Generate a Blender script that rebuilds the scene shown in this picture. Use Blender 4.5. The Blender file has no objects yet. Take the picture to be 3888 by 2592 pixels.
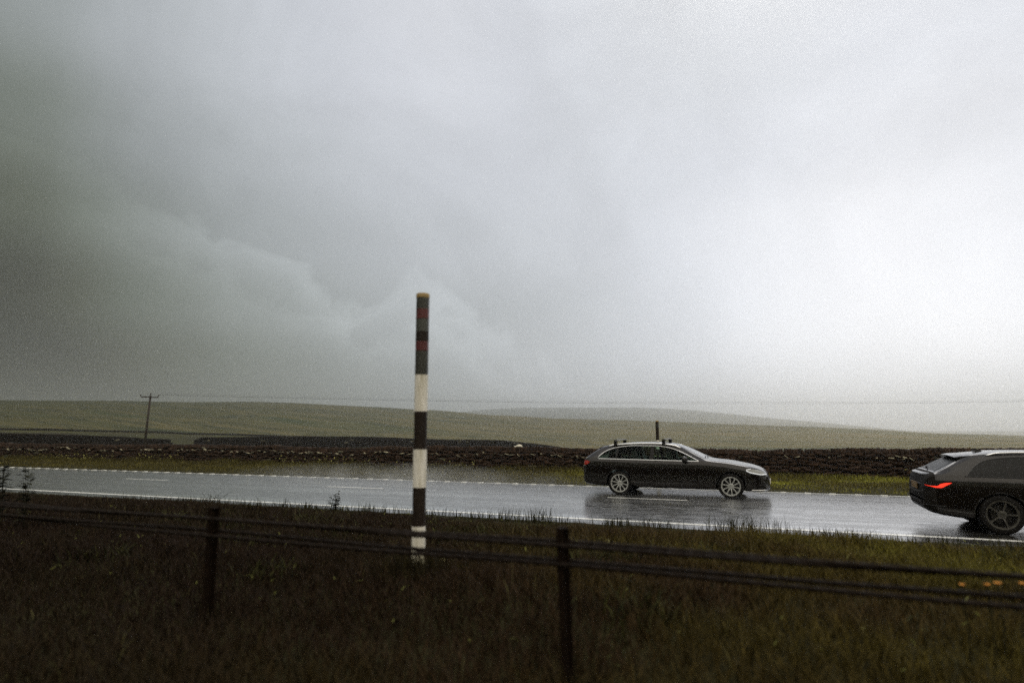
import bpy, bmesh, math, random
import numpy as np
from mathutils import Vector, Matrix
from math import sin, cos, pi, radians, atan2, sqrt
random.seed(7); rng = np.random.default_rng(7)
sc = bpy.context.scene
COL = sc.collection

# ------------------------------------------------------------------ helpers
def tag(o, label=None, cat=None, group=None, kind=None):
    if label: o['label'] = label
    if cat: o['category'] = cat
    if group: o['group'] = group
    if kind: o['kind'] = kind
    return o
def empty(name, loc=(0, 0, 0), rz=0.0, scale=1.0):
    o = bpy.data.objects.new(name, None); COL.objects.link(o)
    o.location = loc; o.rotation_euler = (0, 0, rz); o.scale = (scale,)*3; o.empty_display_size = .2
    return o
def copy_tree(o, parent=None):
    c = o.copy(); COL.objects.link(c); c.parent = parent
    for ch in list(o.children): copy_tree(ch, c)
    return c
def mesh_obj(name, V, F, mat, parent=None, smooth=False, cols=None):
    me = bpy.data.meshes.new(name)
    me.from_pydata([tuple(v) for v in V], [], [tuple(f) for f in F]); me.update()
    if mat: me.materials.append(mat)
    if smooth: me.polygons.foreach_set('use_smooth', [True]*len(me.polygons))
    if cols is not None:
        a = me.color_attributes.new('tone', 'FLOAT_COLOR', 'POINT')
        a.data.foreach_set('color', np.asarray(cols, dtype=np.float32).ravel())
    o = bpy.data.objects.new(name, me); COL.objects.link(o)
    if parent: o.parent = parent
    return o
def np_mesh(name, V, tris, mat, cols=None, smooth=False, parent=None, quads=False):
    """V (n,3), tris (m,3|4) arrays -> one mesh, fast"""
    k = tris.shape[1]
    me = bpy.data.meshes.new(name)
    me.vertices.add(len(V)); me.vertices.foreach_set('co', V.astype(np.float32).ravel())
    me.loops.add(tris.size); me.loops.foreach_set('vertex_index', tris.astype(np.int32).ravel())
    me.polygons.add(len(tris)); me.polygons.foreach_set('loop_start', np.arange(0, tris.size, k, dtype=np.int32))
    try: me.polygons.foreach_set('loop_total', np.full(len(tris), k, dtype=np.int32))
    except Exception: pass
    me.update(calc_edges=True)
    me.validate()
    if smooth: me.polygons.foreach_set('use_smooth', np.ones(len(me.polygons), dtype=bool))
    if cols is not None:
        a = me.color_attributes.new('tone', 'FLOAT_COLOR', 'POINT')
        a.data.foreach_set('color', cols.astype(np.float32).ravel())
    if mat: me.materials.append(mat)
    o = bpy.data.objects.new(name, me); COL.objects.link(o)
    if parent: o.parent = parent
    return o
def pchip(xs, ys):
    xs = np.array(xs, float); ys = np.array(ys, float); h = np.diff(xs); d = np.diff(ys)/h
    m = np.zeros_like(ys); m[0] = d[0]; m[-1] = d[-1]
    for i in range(1, len(xs)-1):
        if d[i-1]*d[i] > 0:
            w1 = 2*h[i]+h[i-1]; w2 = h[i]+2*h[i-1]; m[i] = (w1+w2)/(w1/d[i-1]+w2/d[i])
    def f(x):
        x = np.clip(np.asarray(x, float), xs[0], xs[-1]); i = np.clip(np.searchsorted(xs, x, 'right')-1, 0, len(h)-1)
        t = (x-xs[i])/h[i]
        return ((2*t**3-3*t**2+1)*ys[i]+(t**3-2*t**2+t)*h[i]*m[i]+(-2*t**3+3*t**2)*ys[i+1]+(t**3-t**2)*h[i]*m[i+1])
    return f
def smooth01(t): t = np.clip(t, 0, 1); return t*t*(3-2*t)
def vnoise(x, y, seed=0):
    """cheap smooth value noise for geometry, arrays"""
    x = np.asarray(x, float); y = np.asarray(y, float)
    xi = np.floor(x).astype(np.int64); yi = np.floor(y).astype(np.int64); xf = x-xi; yf = y-yi
    def hsh(a, b):
        n = (a*374761393+b*668265263+seed*144665) & 0x7fffffff
        n = ((n ^ (n >> 13))*1274126177) & 0x7fffffff
        return ((n ^ (n >> 16)) & 0xffff)/65535.0
    u = xf*xf*(3-2*xf); v = yf*yf*(3-2*yf)
    return (hsh(xi, yi)*(1-u)+hsh(xi+1, yi)*u)*(1-v)+(hsh(xi, yi+1)*(1-u)+hsh(xi+1, yi+1)*u)*v
class MB:
    def __init__(s): s.V = []; s.F = []
    def add(s, V, F):
        o = len(s.V); s.V += [tuple(v) for v in V]; s.F += [tuple(i+o for i in f) for f in F]
    def box(s, c, size, rot=None):
        x, y, z = [a/2 for a in size]
        P = [Vector(p) for p in [(-x,-y,-z),(x,-y,-z),(x,y,-z),(-x,y,-z),(-x,-y,z),(x,-y,z),(x,y,z),(-x,y,z)]]
        if rot: P = [rot @ p for p in P]
        s.add([p+Vector(c) for p in P], [(0,3,2,1),(4,5,6,7),(0,1,5,4),(1,2,6,5),(2,3,7,6),(3,0,4,7)])
    def tube(s, pts, r, n=8, caps=True):
        pts = [Vector(p) for p in pts]; rs = r if hasattr(r, '__len__') else [r]*len(pts)
        V = []; F = []; prev = None
        for i, p in enumerate(pts):
            t = (pts[min(i+1, len(pts)-1)]-pts[max(i-1, 0)]).normalized()
            a = prev if prev is not None else (Vector((0,0,1)) if abs(t.z) < .9 else Vector((1,0,0)))
            b = t.cross(a).normalized(); a = b.cross(t).normalized(); prev = a
            V += [p+(a*cos(2*pi*k/n)+b*sin(2*pi*k/n))*rs[i] for k in range(n)]
        for i in range(len(pts)-1):
            for k in range(n): F.append((i*n+k, i*n+(k+1)%n, (i+1)*n+(k+1)%n, (i+1)*n+k))
        if caps: F.append(tuple(range(n))[::-1]); F.append(tuple((len(pts)-1)*n+k for k in range(n)))
        s.add(V, F)
    def lathe(s, prof, n=32, axis='z', c=(0,0,0)):
        V = []; F = []
        for r, z in prof:
            for k in range(n):
                a = 2*pi*k/n
                V.append({'z': (r*cos(a), r*sin(a), z), 'y': (r*cos(a), z, r*sin(a))}[axis])
        V = [(v[0]+c[0], v[1]+c[1], v[2]+c[2]) for v in V]
        for i in range(len(prof)-1):
            for k in range(n): F.append((i*n+k, i*n+(k+1)%n, (i+1)*n+(k+1)%n, (i+1)*n+k))
        s.add(V, F)
    def build(s, name, mat, parent=None, smooth=False):
        return mesh_obj(name, s.V, s.F, mat, parent, smooth)

# ------------------------------------------------------------------ materials
def new_mat(name):
    m = bpy.data.materials.new(name); m.use_nodes = True
    nt = m.node_tree; nt.nodes.clear()
    out = nt.nodes.new('ShaderNodeOutputMaterial'); b = nt.nodes.new('ShaderNodeBsdfPrincipled')
    nt.links.new(b.outputs[0], out.inputs[0])
    return m, nt, b
def N(nt, t, **kw):
    n = nt.nodes.new(t)
    for k, v in kw.items():
        if k in n.inputs: n.inputs[k].default_value = v
        else: setattr(n, k, v)
    return n
def ramp(nt, fac, stops, interp='LINEAR'):
    r = nt.nodes.new('ShaderNodeValToRGB'); cr = r.color_ramp; cr.interpolation = interp
    while len(cr.elements) > 1: cr.elements.remove(cr.elements[-1])
    cr.elements[0].position = stops[0][0]; cr.elements[0].color = (*stops[0][1], 1)
    for p, c in stops[1:]:
        e = cr.elements.new(p); e.color = (*c, 1)
    nt.links.new(fac, r.inputs[0]); return r
def simple(name, col, rough=.5, metal=0., noise=.25, scale=20., bump=0., coat=0., emit=None, spec=.5, bscale=None):
    m, nt, b = new_mat(name)
    tc = N(nt, 'ShaderNodeTexCoord')
    no = N(nt, 'ShaderNodeTexNoise', Scale=scale, Detail=5.); nt.links.new(tc.outputs['Object'], no.inputs['Vector'])
    r = ramp(nt, no.outputs[0], [(.25, tuple(c*(1-noise) for c in col)), (.75, tuple(min(1, c*(1+noise)) for c in col))])
    nt.links.new(r.outputs[0], b.inputs['Base Color'])
    mr = N(nt, 'ShaderNodeMapRange'); mr.inputs[3].default_value = max(.02, rough-.08); mr.inputs[4].default_value = min(1, rough+.1)
    nt.links.new(no.outputs[0], mr.inputs[0]); nt.links.new(mr.outputs[0], b.inputs['Roughness'])
    b.inputs['Metallic'].default_value = metal; b.inputs['Coat Weight'].default_value = coat; b.inputs['Coat Roughness'].default_value = .06
    b.inputs['Specular IOR Level'].default_value = spec
    if emit: b.inputs['Emission Color'].default_value = (*emit[0], 1); b.inputs['Emission Strength'].default_value = emit[1]
    if bump:
        n2 = N(nt, 'ShaderNodeTexNoise', Scale=bscale or scale*4, Detail=3.); nt.links.new(tc.outputs['Object'], n2.inputs['Vector'])
        bp = N(nt, 'ShaderNodeBump', Strength=bump, Distance=.01); nt.links.new(n2.outputs[0], bp.inputs['Height']); nt.links.new(bp.outputs[0], b.inputs['Normal'])
    return m
def tone_mat(name, rough=.75, mult=1.0, spec=.3, transl=0.):
    """takes its colour from the per-element colour attribute, varied by noise"""
    m, nt, b = new_mat(name)
    at = N(nt, 'ShaderNodeVertexColor', layer_name='tone')
    tc = N(nt, 'ShaderNodeTexCoord'); no = N(nt, 'ShaderNodeTexNoise', Scale=9., Detail=4.); nt.links.new(tc.outputs['Object'], no.inputs['Vector'])
    mr = N(nt, 'ShaderNodeMapRange'); mr.inputs[1].default_value = .3; mr.inputs[2].default_value = .7; mr.inputs[3].default_value = .65*mult; mr.inputs[4].default_value = 1.35*mult
    nt.links.new(no.outputs[0], mr.inputs[0])
    vm = N(nt, 'ShaderNodeVectorMath', operation='SCALE'); nt.links.new(at.outputs[0], vm.inputs[0]); nt.links.new(mr.outputs[0], vm.inputs['Scale'])
    nt.links.new(vm.outputs[0], b.inputs['Base Color']); b.inputs['Roughness'].default_value = rough; b.inputs['Specular IOR Level'].default_value = spec
    return m

M = {}
M['grass'] = tone_mat('grass_blades', .75, 1.0, .12)
M['stone'] = tone_mat('wall_stone', .8, 1.0, .2)
M['leaf'] = simple('weed_leaf', (.011, .0115, .0035), .7, scale=30, spec=.1)
M['stem'] = simple('weed_stem', (.016, .015, .006), .7, scale=30, spec=.1)
M['orange'] = simple('orange_petal', (.62, .27, .03), .6, scale=60)
M['seed'] = simple('seed_fluff', (.45, .42, .20), .8, scale=90)
M['steel'] = simple('weathered_steel', (.0080, .0045, .0026), .8, 0., .4, 30, .3, spec=.05)
M['rope'] = simple('steel_rope', (.0085, .0050, .0030), .7, 0., .4, 60, .2, spec=.12)
M['black_plastic'] = simple('black_pole_plastic', (.014, .0085, .0055), .5, 0, .3, 6, .05, spec=.2)
M['white_band'] = simple('white_sheeting', (.66, .63, .57), .5, 0, .07, 9)
def grimy(m, col, z0):
    nt = m.node_tree; b = [n for n in nt.nodes if n.type == 'BSDF_PRINCIPLED'][0]; tc = N(nt, 'ShaderNodeTexCoord')
    mp = N(nt, 'ShaderNodeMapping'); mp.inputs['Scale'].default_value = (30, 30, 3.5); nt.links.new(tc.outputs['Object'], mp.inputs[0])
    no = N(nt, 'ShaderNodeTexNoise', Scale=1., Detail=6., Roughness=.7); nt.links.new(mp.outputs[0], no.inputs['Vector'])
    r = ramp(nt, no.outputs[0], [(.42, (1, 1, 1)), (.66, (.60, .58, .48))]); sp = N(nt, 'ShaderNodeSeparateXYZ'); nt.links.new(tc.outputs['Object'], sp.inputs[0])
    lo = N(nt, 'ShaderNodeMapRange'); lo.inputs[1].default_value = z0; lo.inputs[2].default_value = z0+.22; nt.links.new(sp.outputs[2], lo.inputs[0])
    mud = N(nt, 'ShaderNodeMix', data_type='RGBA'); mud.inputs[6].default_value = (.42, .40, .22, 1); nt.links.new(lo.outputs[0], mud.inputs[0]); nt.links.new(r.outputs[0], mud.inputs[7])
    mu = N(nt, 'ShaderNodeVectorMath', operation='MULTIPLY'); mu.inputs[1].default_value = col; nt.links.new(mud.outputs[2], mu.inputs[0]); nt.links.new(mu.outputs[0], b.inputs['Base Color'])
grimy(M['white_band'], (.70, .67, .61), .02)
M['red_band'] = simple('red_sheeting', (.065, .006, .006), .35, 0, .2, 12)
M['grey_band'] = simple('grey_sheeting', (.019, .019, .014), .4, 0, .12, 12)
M['mid_band'] = simple('light_grey_sheeting', (.036, .038, .031), .4, 0, .12, 12)
M['yellow_cap'] = simple('ochre_cap', (.22, .14, .03), .5, 0, .15, 12)
M['wood'] = simple('pole_wood', (.022, .014, .008), .8, 0, .4, 8, .3)
M['porcelain'] = simple('insulator', (.03, .02, .012), .3)
M['wool'] = simple('sheep_wool', (.62, .58, .48), .9, 0, .12, 14, .6, bscale=40)
M['sheep_skin'] = simple('sheep_face', (.5, .45, .36), .8, 0, .1, 30)
# cars
def paint(name, col, flake=.35):
    m = simple(name, col, .3, flake, .06, 3, .03, .55, bscale=120, spec=.12); m.node_tree.nodes['Principled BSDF'].inputs['Coat Weight'].default_value = .65; return m
M['paint_a'] = paint('black_wet_paint', (.0045, .0030, .0022)); M['paint_b'] = simple('charcoal_wet_paint', (.0045, .0030, .0022), .3, .3, .06, 3, .03, .65, bscale=120, spec=.10)
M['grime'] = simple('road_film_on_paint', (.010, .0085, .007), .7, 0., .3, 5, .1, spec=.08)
M['trim'] = simple('black_trim', (.0045, .0036, .003), .5, spec=.18)
M['chrome'] = simple('bright_trim', (.72, .72, .72), .16, 1., .05, 10)
M['alloy'] = simple('alloy_rim', (.36, .365, .355), .34, .55, .1, 12)
M['alloy_dark'] = simple('dark_alloy_rim', (.07, .066, .058), .35, .6, .25, 12)
M['tyre'] = simple('wet_tyre', (.0042, .0034, .0028), .6, 0, .2, 30, .2, spec=.15)
M['disc'] = simple('brake_disc', (.022, .02, .018), .4, .7)
M['red_lens'] = simple('red_lens', (.32, .02, .012), .15, 0, .15, 20, coat=.6)
M['red_lit'] = simple('lit_tail_lamp', (.5, .02, .01), .2, 0, .1, 20, emit=((1., .045, .02), 1.25))
M['lamp_white'] = simple('headlamp_lens', (.13, .135, .13), .12, .3, .5, 25, coat=.8)
M['lamp_rim'] = simple('running_light_strip', (.75, .77, .78), .2, .2, .05, 10, emit=((.9, .93, 1.), .25))
M['plate'] = simple('yellow_plate', (.15, .085, .02), .45)
M['interior'] = simple('car_interior', (.012, .012, .011), .8)
M['grille'] = simple('car_grille', (.02, .02, .02), .3, .6)
def glass_mat(name, tint, alpha):
    m, nt, b = new_mat(name); out = [n for n in nt.nodes if n.type == 'OUTPUT_MATERIAL'][0]
    tr = N(nt, 'ShaderNodeBsdfTransparent'); tr.inputs[0].default_value = (*tint, 1)
    mx = N(nt, 'ShaderNodeMixShader'); fr = N(nt, 'ShaderNodeFresnel', IOR=1.5)
    add = N(nt, 'ShaderNodeMath', operation='ADD'); add.inputs[1].default_value = alpha; add.use_clamp = True
    nt.links.new(fr.outputs[0], add.inputs[0]); nt.links.new(add.outputs[0], mx.inputs[0])
    nt.links.new(tr.outputs[0], mx.inputs[1]); nt.links.new(b.outputs[0], mx.inputs[2]); nt.links.new(mx.outputs[0], out.inputs[0])
    b.inputs['Base Color'].default_value = (.006, .008, .007, 1); b.inputs['Roughness'].default_value = .06
    return m
M['glass'] = glass_mat('side_glass', (.74, .92, .84), .03)
M['dark_glass'] = simple('dark_glass', (.004, .0045, .004), .07, 0, .1, 5)
M['side_dark_glass'] = simple('tinted_side_glass', (.003, .003, .0028), .1, 0, .1, 5, spec=.15)
M['rear_glass'] = simple('wet_rear_glass', (.004, .0045, .004), .35, 0, .1, 5, .1, spec=.06, bscale=80)

# ground
def ground_mat():
    m, nt, b = new_mat('rough_moor_ground')
    g = N(nt, 'ShaderNodeNewGeometry')
    mp = N(nt, 'ShaderNodeMapping'); nt.links.new(g.outputs['Position'], mp.inputs['Vector'])
    mp.inputs['Scale'].default_value = (.0035, .016, .0); mp.inputs['Rotation'].default_value = (0, 0, radians(-12))
    n1 = N(nt, 'ShaderNodeTexNoise', Scale=1., Detail=9., Roughness=.62, Distortion=.6); nt.links.new(mp.outputs[0], n1.inputs['Vector'])
    moor = ramp(nt, n1.outputs[0], [(.34, (.050, .056, .012)), (.43, (.125, .102, .042)), (.50, (.16, .125, .066)), (.535, (.044, .048, .011)), (.57, (.15, .118, .057)), (.66, (.062, .074, .017))])
    n2 = N(nt, 'ShaderNodeTexNoise', Scale=.9, Detail=8., Roughness=.7); nt.links.new(g.outputs['Position'], n2.inputs['Vector'])
    sp = N(nt, 'ShaderNodeSeparateXYZ'); nt.links.new(g.outputs['Position'], sp.inputs[0])
    mp2 = N(nt, 'ShaderNodeMapping'); nt.links.new(g.outputs['Position'], mp2.inputs['Vector']); mp2.inputs['Scale'].default_value = (.0028, .028, 0); mp2.inputs['Rotation'].default_value = (0, 0, radians(14))
    n5 = N(nt, 'ShaderNodeTexNoise', Scale=1., Detail=8., Roughness=.7, Distortion=.8); nt.links.new(mp2.outputs[0], n5.inputs['Vector'])
    st = ramp(nt, n5.outputs[0], [(.38, (.62, .72, .42)), (.47, (.95, .97, .66)), (.52, (1.12, 1.06, .80)), (.57, (.66, .74, .44)), (.66, (1.25, 1.12, .82))])
    mm = N(nt, 'ShaderNodeVectorMath', operation='MULTIPLY'); nt.links.new(moor.outputs[0], mm.inputs[0]); nt.links.new(st.outputs[0], mm.inputs[1])
    west = N(nt, 'ShaderNodeMapRange'); west.inputs[1].default_value = 250; west.inputs[2].default_value = -750; nt.links.new(sp.outputs[0], west.inputs[0])
    gm = N(nt, 'ShaderNodeMix', data_type='RGBA', blend_type='MULTIPLY'); gm.inputs[7].default_value = (.19, .25, .12, 1); nt.links.new(west.outputs[0], gm.inputs[0]); nt.links.new(mm.outputs[0], gm.inputs[6])
    near = ramp(nt, n2.outputs[0], [(.3, (.014, .012, .005)), (.55, (.026, .024, .009)), (.75, (.038, .040, .012))])
    ln = N(nt, 'ShaderNodeVectorMath', operation='LENGTH'); nt.links.new(g.outputs['Position'], ln.inputs[0])
    mr = N(nt, 'ShaderNodeMapRange'); mr.inputs[1].default_value = 230; mr.inputs[2].default_value = 480; nt.links.new(ln.outputs['Value'], mr.inputs[0])
    # field grass beyond the wall
    n3 = N(nt, 'ShaderNodeTexNoise', Scale=.05, Detail=7., Roughness=.65); nt.links.new(g.outputs['Position'], n3.inputs['Vector'])
    field = ramp(nt, n3.outputs[0], [(.35, (.016, .014, .006)), (.5, (.026, .025, .009)), (.62, (.050, .055, .014)), (.75, (.022, .020, .008))])
    mr0 = N(nt, 'ShaderNodeMapRange'); mr0.inputs[1].default_value = 40; mr0.inputs[2].default_value = 70; nt.links.new(ln.outputs['Value'], mr0.inputs[0])
    mx0 = N(nt, 'ShaderNodeMix', data_type='RGBA'); nt.links.new(mr0.outputs[0], mx0.inputs[0]); nt.links.new(near.outputs[0], mx0.inputs[6]); nt.links.new(field.outputs[0], mx0.inputs[7])
    mx = N(nt, 'ShaderNodeMix', data_type='RGBA'); nt.links.new(mr.outputs[0], mx.inputs[0]); nt.links.new(mx0.outputs[2], mx.inputs[6]); nt.links.new(gm.outputs[2], mx.inputs[7])
    n4 = N(nt, 'ShaderNodeTexNoise', Scale=.12, Detail=10., Roughness=.75); nt.links.new(g.outputs['Position'], n4.inputs['Vector'])
    mr4 = N(nt, 'ShaderNodeMapRange'); mr4.inputs[1].default_value = .3; mr4.inputs[2].default_value = .7; mr4.inputs[3].default_value = .8; mr4.inputs[4].default_value = 1.2
    nt.links.new(n4.outputs[0], mr4.inputs[0])
    vs = N(nt, 'ShaderNodeVectorMath', operation='SCALE'); nt.links.new(mx.outputs[2], vs.inputs[0]); nt.links.new(mr4.outputs[0], vs.inputs['Scale'])
    nt.links.new(vs.outputs[0], b.inputs['Base Color'])
    b.inputs['Roughness'].default_value = .95; b.inputs['Specular IOR Level'].default_value = .1
    return m
M['ground'] = ground_mat()
def road_mat():
    m, nt, b = new_mat('wet_asphalt')
    g = N(nt, 'ShaderNodeNewGeometry')
    # long streaks along the driving direction (wheel tracks, standing film)
    mp = N(nt, 'ShaderNodeMapping'); mp.inputs['Scale'].default_value = (.055, 1.5, 1); nt.links.new(g.outputs['Position'], mp.inputs['Vector'])
    n1 = N(nt, 'ShaderNodeTexNoise', Scale=1., Detail=6., Roughness=.6, Distortion=.3); nt.links.new(mp.outputs[0], n1.inputs['Vector'])
    n2 = N(nt, 'ShaderNodeTexNoise', Scale=1.6, Detail=6., Roughness=.65); nt.links.new(g.outputs['Position'], n2.inputs['Vector'])
    ad = N(nt, 'ShaderNodeMath', operation='MULTIPLY_ADD'); ad.inputs[1].default_value = .35; nt.links.new(n2.outputs[0], ad.inputs[0])
    m1 = N(nt, 'ShaderNodeMath', operation='MULTIPLY'); m1.inputs[1].default_value = .65; nt.links.new(n1.outputs[0], m1.inputs[0]); nt.links.new(m1.outputs[0], ad.inputs[2])
    rr = ramp(nt, ad.outputs[0], [(.38, (.05,)*3), (.46, (.16,)*3), (.51, (.46,)*3), (.56, (.18,)*3), (.64, (.40,)*3)])
    nt.links.new(rr.outputs[0], b.inputs['Roughness'])
    n3 = N(nt, 'ShaderNodeTexNoise', Scale=90., Detail=3.); nt.links.new(g.outputs['Position'], n3.inputs['Vector'])
    cr = ramp(nt, n3.outputs[0], [(.3, (.009, .009, .008)), (.7, (.028, .027, .024))])
    nt.links.new(cr.outputs[0], b.inputs['Base Color'])
    wv = N(nt, 'ShaderNodeTexNoise', Scale=7., Detail=4.); nt.links.new(g.outputs['Position'], wv.inputs['Vector'])
    bp2 = N(nt, 'ShaderNodeBump', Strength=.17, Distance=.02); nt.links.new(wv.outputs[0], bp2.inputs['Height'])
    bp = N(nt, 'ShaderNodeBump', Strength=.22, Distance=.004); nt.links.new(n3.outputs[0], bp.inputs['Height']); nt.links.new(bp2.outputs[0], bp.inputs['Normal'])
    nt.links.new(bp.outputs[0], b.inputs['Normal'])
    cw = ramp(nt, ad.outputs[0], [(.40, (1,)*3), (.50, (.92,)*3), (.555, (.42,)*3), (.62, (.95,)*3)]); nt.links.new(cw.outputs[0], b.inputs['Coat Weight']); b.inputs['Coat Roughness'].default_value = .22; b.inputs['Coat IOR'].default_value = 1.85
    nt.links.new(bp2.outputs[0], b.inputs['Coat Normal']); b.inputs['Specular IOR Level'].default_value = .9
    return m
M['road'] = road_mat()
M['marking'] = simple('road_paint', (.84, .84, .80), .35, 0, .12, 5, .1, .5)

# ------------------------------------------------------------------ camera
EYE = 1.72; FPX = 1500.0
YAW = 21.9566; PITCH = 7.7447
cam = bpy.data.cameras.new('camera'); co = bpy.data.objects.new('camera', cam); COL.objects.link(co)
cam.sensor_width = 36; cam.lens = 36*FPX/2352; cam.clip_start = .05; cam.clip_end = 20000
cam.dof.use_dof = True; cam.dof.focus_distance = 21.; cam.dof.aperture_fstop = .95
co.location = (0, 0, EYE); co.rotation_euler = (radians(90+PITCH), 0, radians(YAW)); sc.camera = co

# ------------------------------------------------------------------ terrain
_base = pchip([-60, -6, 0, 2.2, 3.25, 4.6, 6.5, 9, 11, 11.9, 12.3, 12.45, 20.45, 20.6, 21.2, 23, 26, 28, 34, 60],
              [.3, .4, .46, .46, .50, .60, .54, .27, .05, .0, -.01, -.08, -.08, .0, .03, .06, .03, -.03, -.6, -2.6])
XT = [-900, -400, 0, 300, 600, 980, 1200, 1450, 1850, 2352, 2800, 3400]
ROWS = [(75, [1040]*12),
        (150, [1029, 1029, 1029, 1029, 1028, 1026, 1031, 1042, 1048, 1048, 1048, 1048]),
        (300, [985, 985, 987, 993, 1002, 1011, 1024, 1036, 1040, 1040, 1040, 1040]),
        (430, [1004, 1004, 1006, 1010, 1016, 1022, 1030, 1036, 1038, 1038, 1038, 1038]),
        (950, [912, 915, 921, 924, 926.5, 943, 957.5, 967, 981, 1002, 1012, 1016]),
        (1500, [945, 950, 955, 960, 965, 975, 985, 990, 1000, 1012, 1018, 1020]),
        (4600, [975, 972, 968, 965, 962, 954, 939, 938.5, 968, 1005, 1008, 1008]),
        (5500, [990]*12)]
def terrain_z(u, v):
    u = np.asarray(u, float); v = np.asarray(v, float)
    th = radians(YAW)
    fwd = -u*sin(th)+v*cos(th); rt = u*cos(th)+v*sin(th)
    r = np.hypot(u, v)
    az = np.arctan2(rt, fwd); az = np.clip(az, -1.3, 1.3)
    px = 1176+1514*np.tan(np.clip(az, -.95, .98))
    dep = r*np.cos(np.clip(az, -.95, .98))
    zs = [EYE+(988-pchip(XT, row)(px))/1500*np.cos(np.clip(az, -.95, .98))*rad for rad, row in ROWS]
    rad = [a for a, _ in ROWS]
    far = zs[0].copy()
    for i in range(len(rad)-1):
        t = smooth01((r-rad[i])/(rad[i+1]-rad[i]))
        far = np.where(r >= rad[i], zs[i]*(1-t)+zs[i+1]*t, far)
    far = np.where(r > 5500, zs[-1], far)
    far = far+np.where(r > 350, (vnoise(u/90, v/60, 3)-.5)*2.2+(vnoise(u/33, v/24, 4)-.5)*.9, (vnoise(u/14, v/9, 5)-.5)*.35)
    near = _base(v)
    bump = (vnoise(u/1.3, v/1.1, 1)-.5)*.09+(vnoise(u/4, v/3, 2)-.5)*.14
    mask = np.where((v > 12.2) & (v < 20.8), 0, 1)*smooth01(np.minimum(np.abs(v-12.2), np.abs(v-20.8))/1.5)
    near = near+bump*np.where(mask > 0, mask, 0)
    w = smooth01((v-27)/38)
    back = smooth01((np.abs(az)-1.1)/.2)*0
    return near*(1-w)+far*w
def build_ground():
    azs = np.concatenate([np.radians(np.linspace(-70, 70, 520)), np.radians(np.linspace(70, 290, 90)[1:-1])])
    rs = [.6]
    while rs[-1] < 5700: rs.append(rs[-1]*1.021+.02)
    rs = np.array(rs); na = len(azs)
    A, R_ = np.meshgrid(azs, rs)
    th = radians(YAW)
    rt = R_*np.sin(A); fwd = R_*np.cos(A)
    U = rt*cos(th)-fwd*sin(th); Vv = rt*sin(th)+fwd*cos(th)
    # carve exact road edges by snapping rows is unnecessary: the road bed lies 8 cm lower
    Z = terrain_z(U, Vv)
    P = np.stack([U.ravel(), Vv.ravel(), Z.ravel()], 1)
    i = np.arange(len(rs)-1)[:, None]*na; j = np.arange(na)[None, :]; j2 = (j+1) % na
    Q = np.stack([(i+j).ravel(), (i+j2).ravel(), (i+na+j2).ravel(), (i+na+j).ravel()], 1)
    c = len(P); P = np.vstack([P, [[0, 0, float(terrain_z(0., 0.))]]])
    o = np_mesh('ground', P, Q[:, ::-1].copy(), M['ground'], smooth=True)
    return tag(o, 'rough grass verge, field and bare moorland hills', kind='structure')
build_ground()
# road sheet (wet asphalt) with slight camber
def road():
    us = np.concatenate([np.arange(-420, -60, 6.), np.arange(-60, 30, 1.), np.arange(30, 250, 6.)])
    vs = [12.28, 12.5, 13.4, 14.6, 15.8, 16.85, 18, 19.2, 20.2, 20.55]
    zf = pchip([12.28, 12.5, 16.85, 20.2, 20.55], [-.02, 0., .012, 0., -.02])
    V = [(u, v+(vnoise(u/1.1, v*3, 9)-.5)*(.10 if v in (12.28, 20.55) else 0), zf(v)) for u in us for v in vs]
    n = len(vs); F = [(i*n+j, (i+1)*n+j, (i+1)*n+j+1, i*n+j+1) for i in range(len(us)-1) for j in range(n-1)]
    tag(mesh_obj('road', V, F, M['road'], smooth=True), 'wet two lane asphalt road', kind='structure')
    return zf
ZR = road()
def marking(name, u0, u1, v, w, label):
    k = max(2, int((u1-u0)/.5)); V = []; F = []
    for i in range(k+1):
        u = u0+(u1-u0)*i/k
        for s in (-1, 1):
            vv = v+s*w/2+(vnoise(u*3, s*5, 11)-.5)*.012; V.append((u, vv, float(ZR(vv))+.004))
    for i in range(k): F.append((2*i, 2*i+2, 2*i+3, 2*i+1))
    return tag(mesh_obj(name, V, F, M['marking']), label, kind='structure')
def line_run(name, u0, u1, v, w, label, gap=None):
    V = []; F = []
    us = np.arange(u0, u1, .5 if gap is None else gap[0]+gap[1])
    for u in us:
        a, b = (u, u+.5) if gap is None else (u, u+gap[0])
        i = len(V)
        for uu in (a, b):
            for s in (-1, 1): vv = v+s*w/2; V.append((uu, vv, float(ZR(vv))+.004))
        F.append((i, i+2, i+3, i+1))
    return tag(mesh_obj(name, V, F, M['marking']), label, kind='structure')
line_run('edge_line_marking', -400, 240, 12.75, .16, 'solid white edge line beside the near verge')
line_run('edge_line_marking', -400, 240, 20.13, .12, 'raised white edge line beside the far verge')
for k in range(-26, 14):
    marking('centre_line_marking', -4.15+8.75*k, -2.15+8.75*k, 16.87, .12, 'short white centre line dash on the wet road')
# raised ribs of the far edge line
V = []; mb = MB()
for i, u in enumerate(np.arange(-70, 30, .62)):
    mb.box((u, 20.13, .010), (.15, .135, .014))
tag(mb.build('edge_line_rib_marking', M['marking']), 'raised ribs on the far white edge line', kind='structure')

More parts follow.
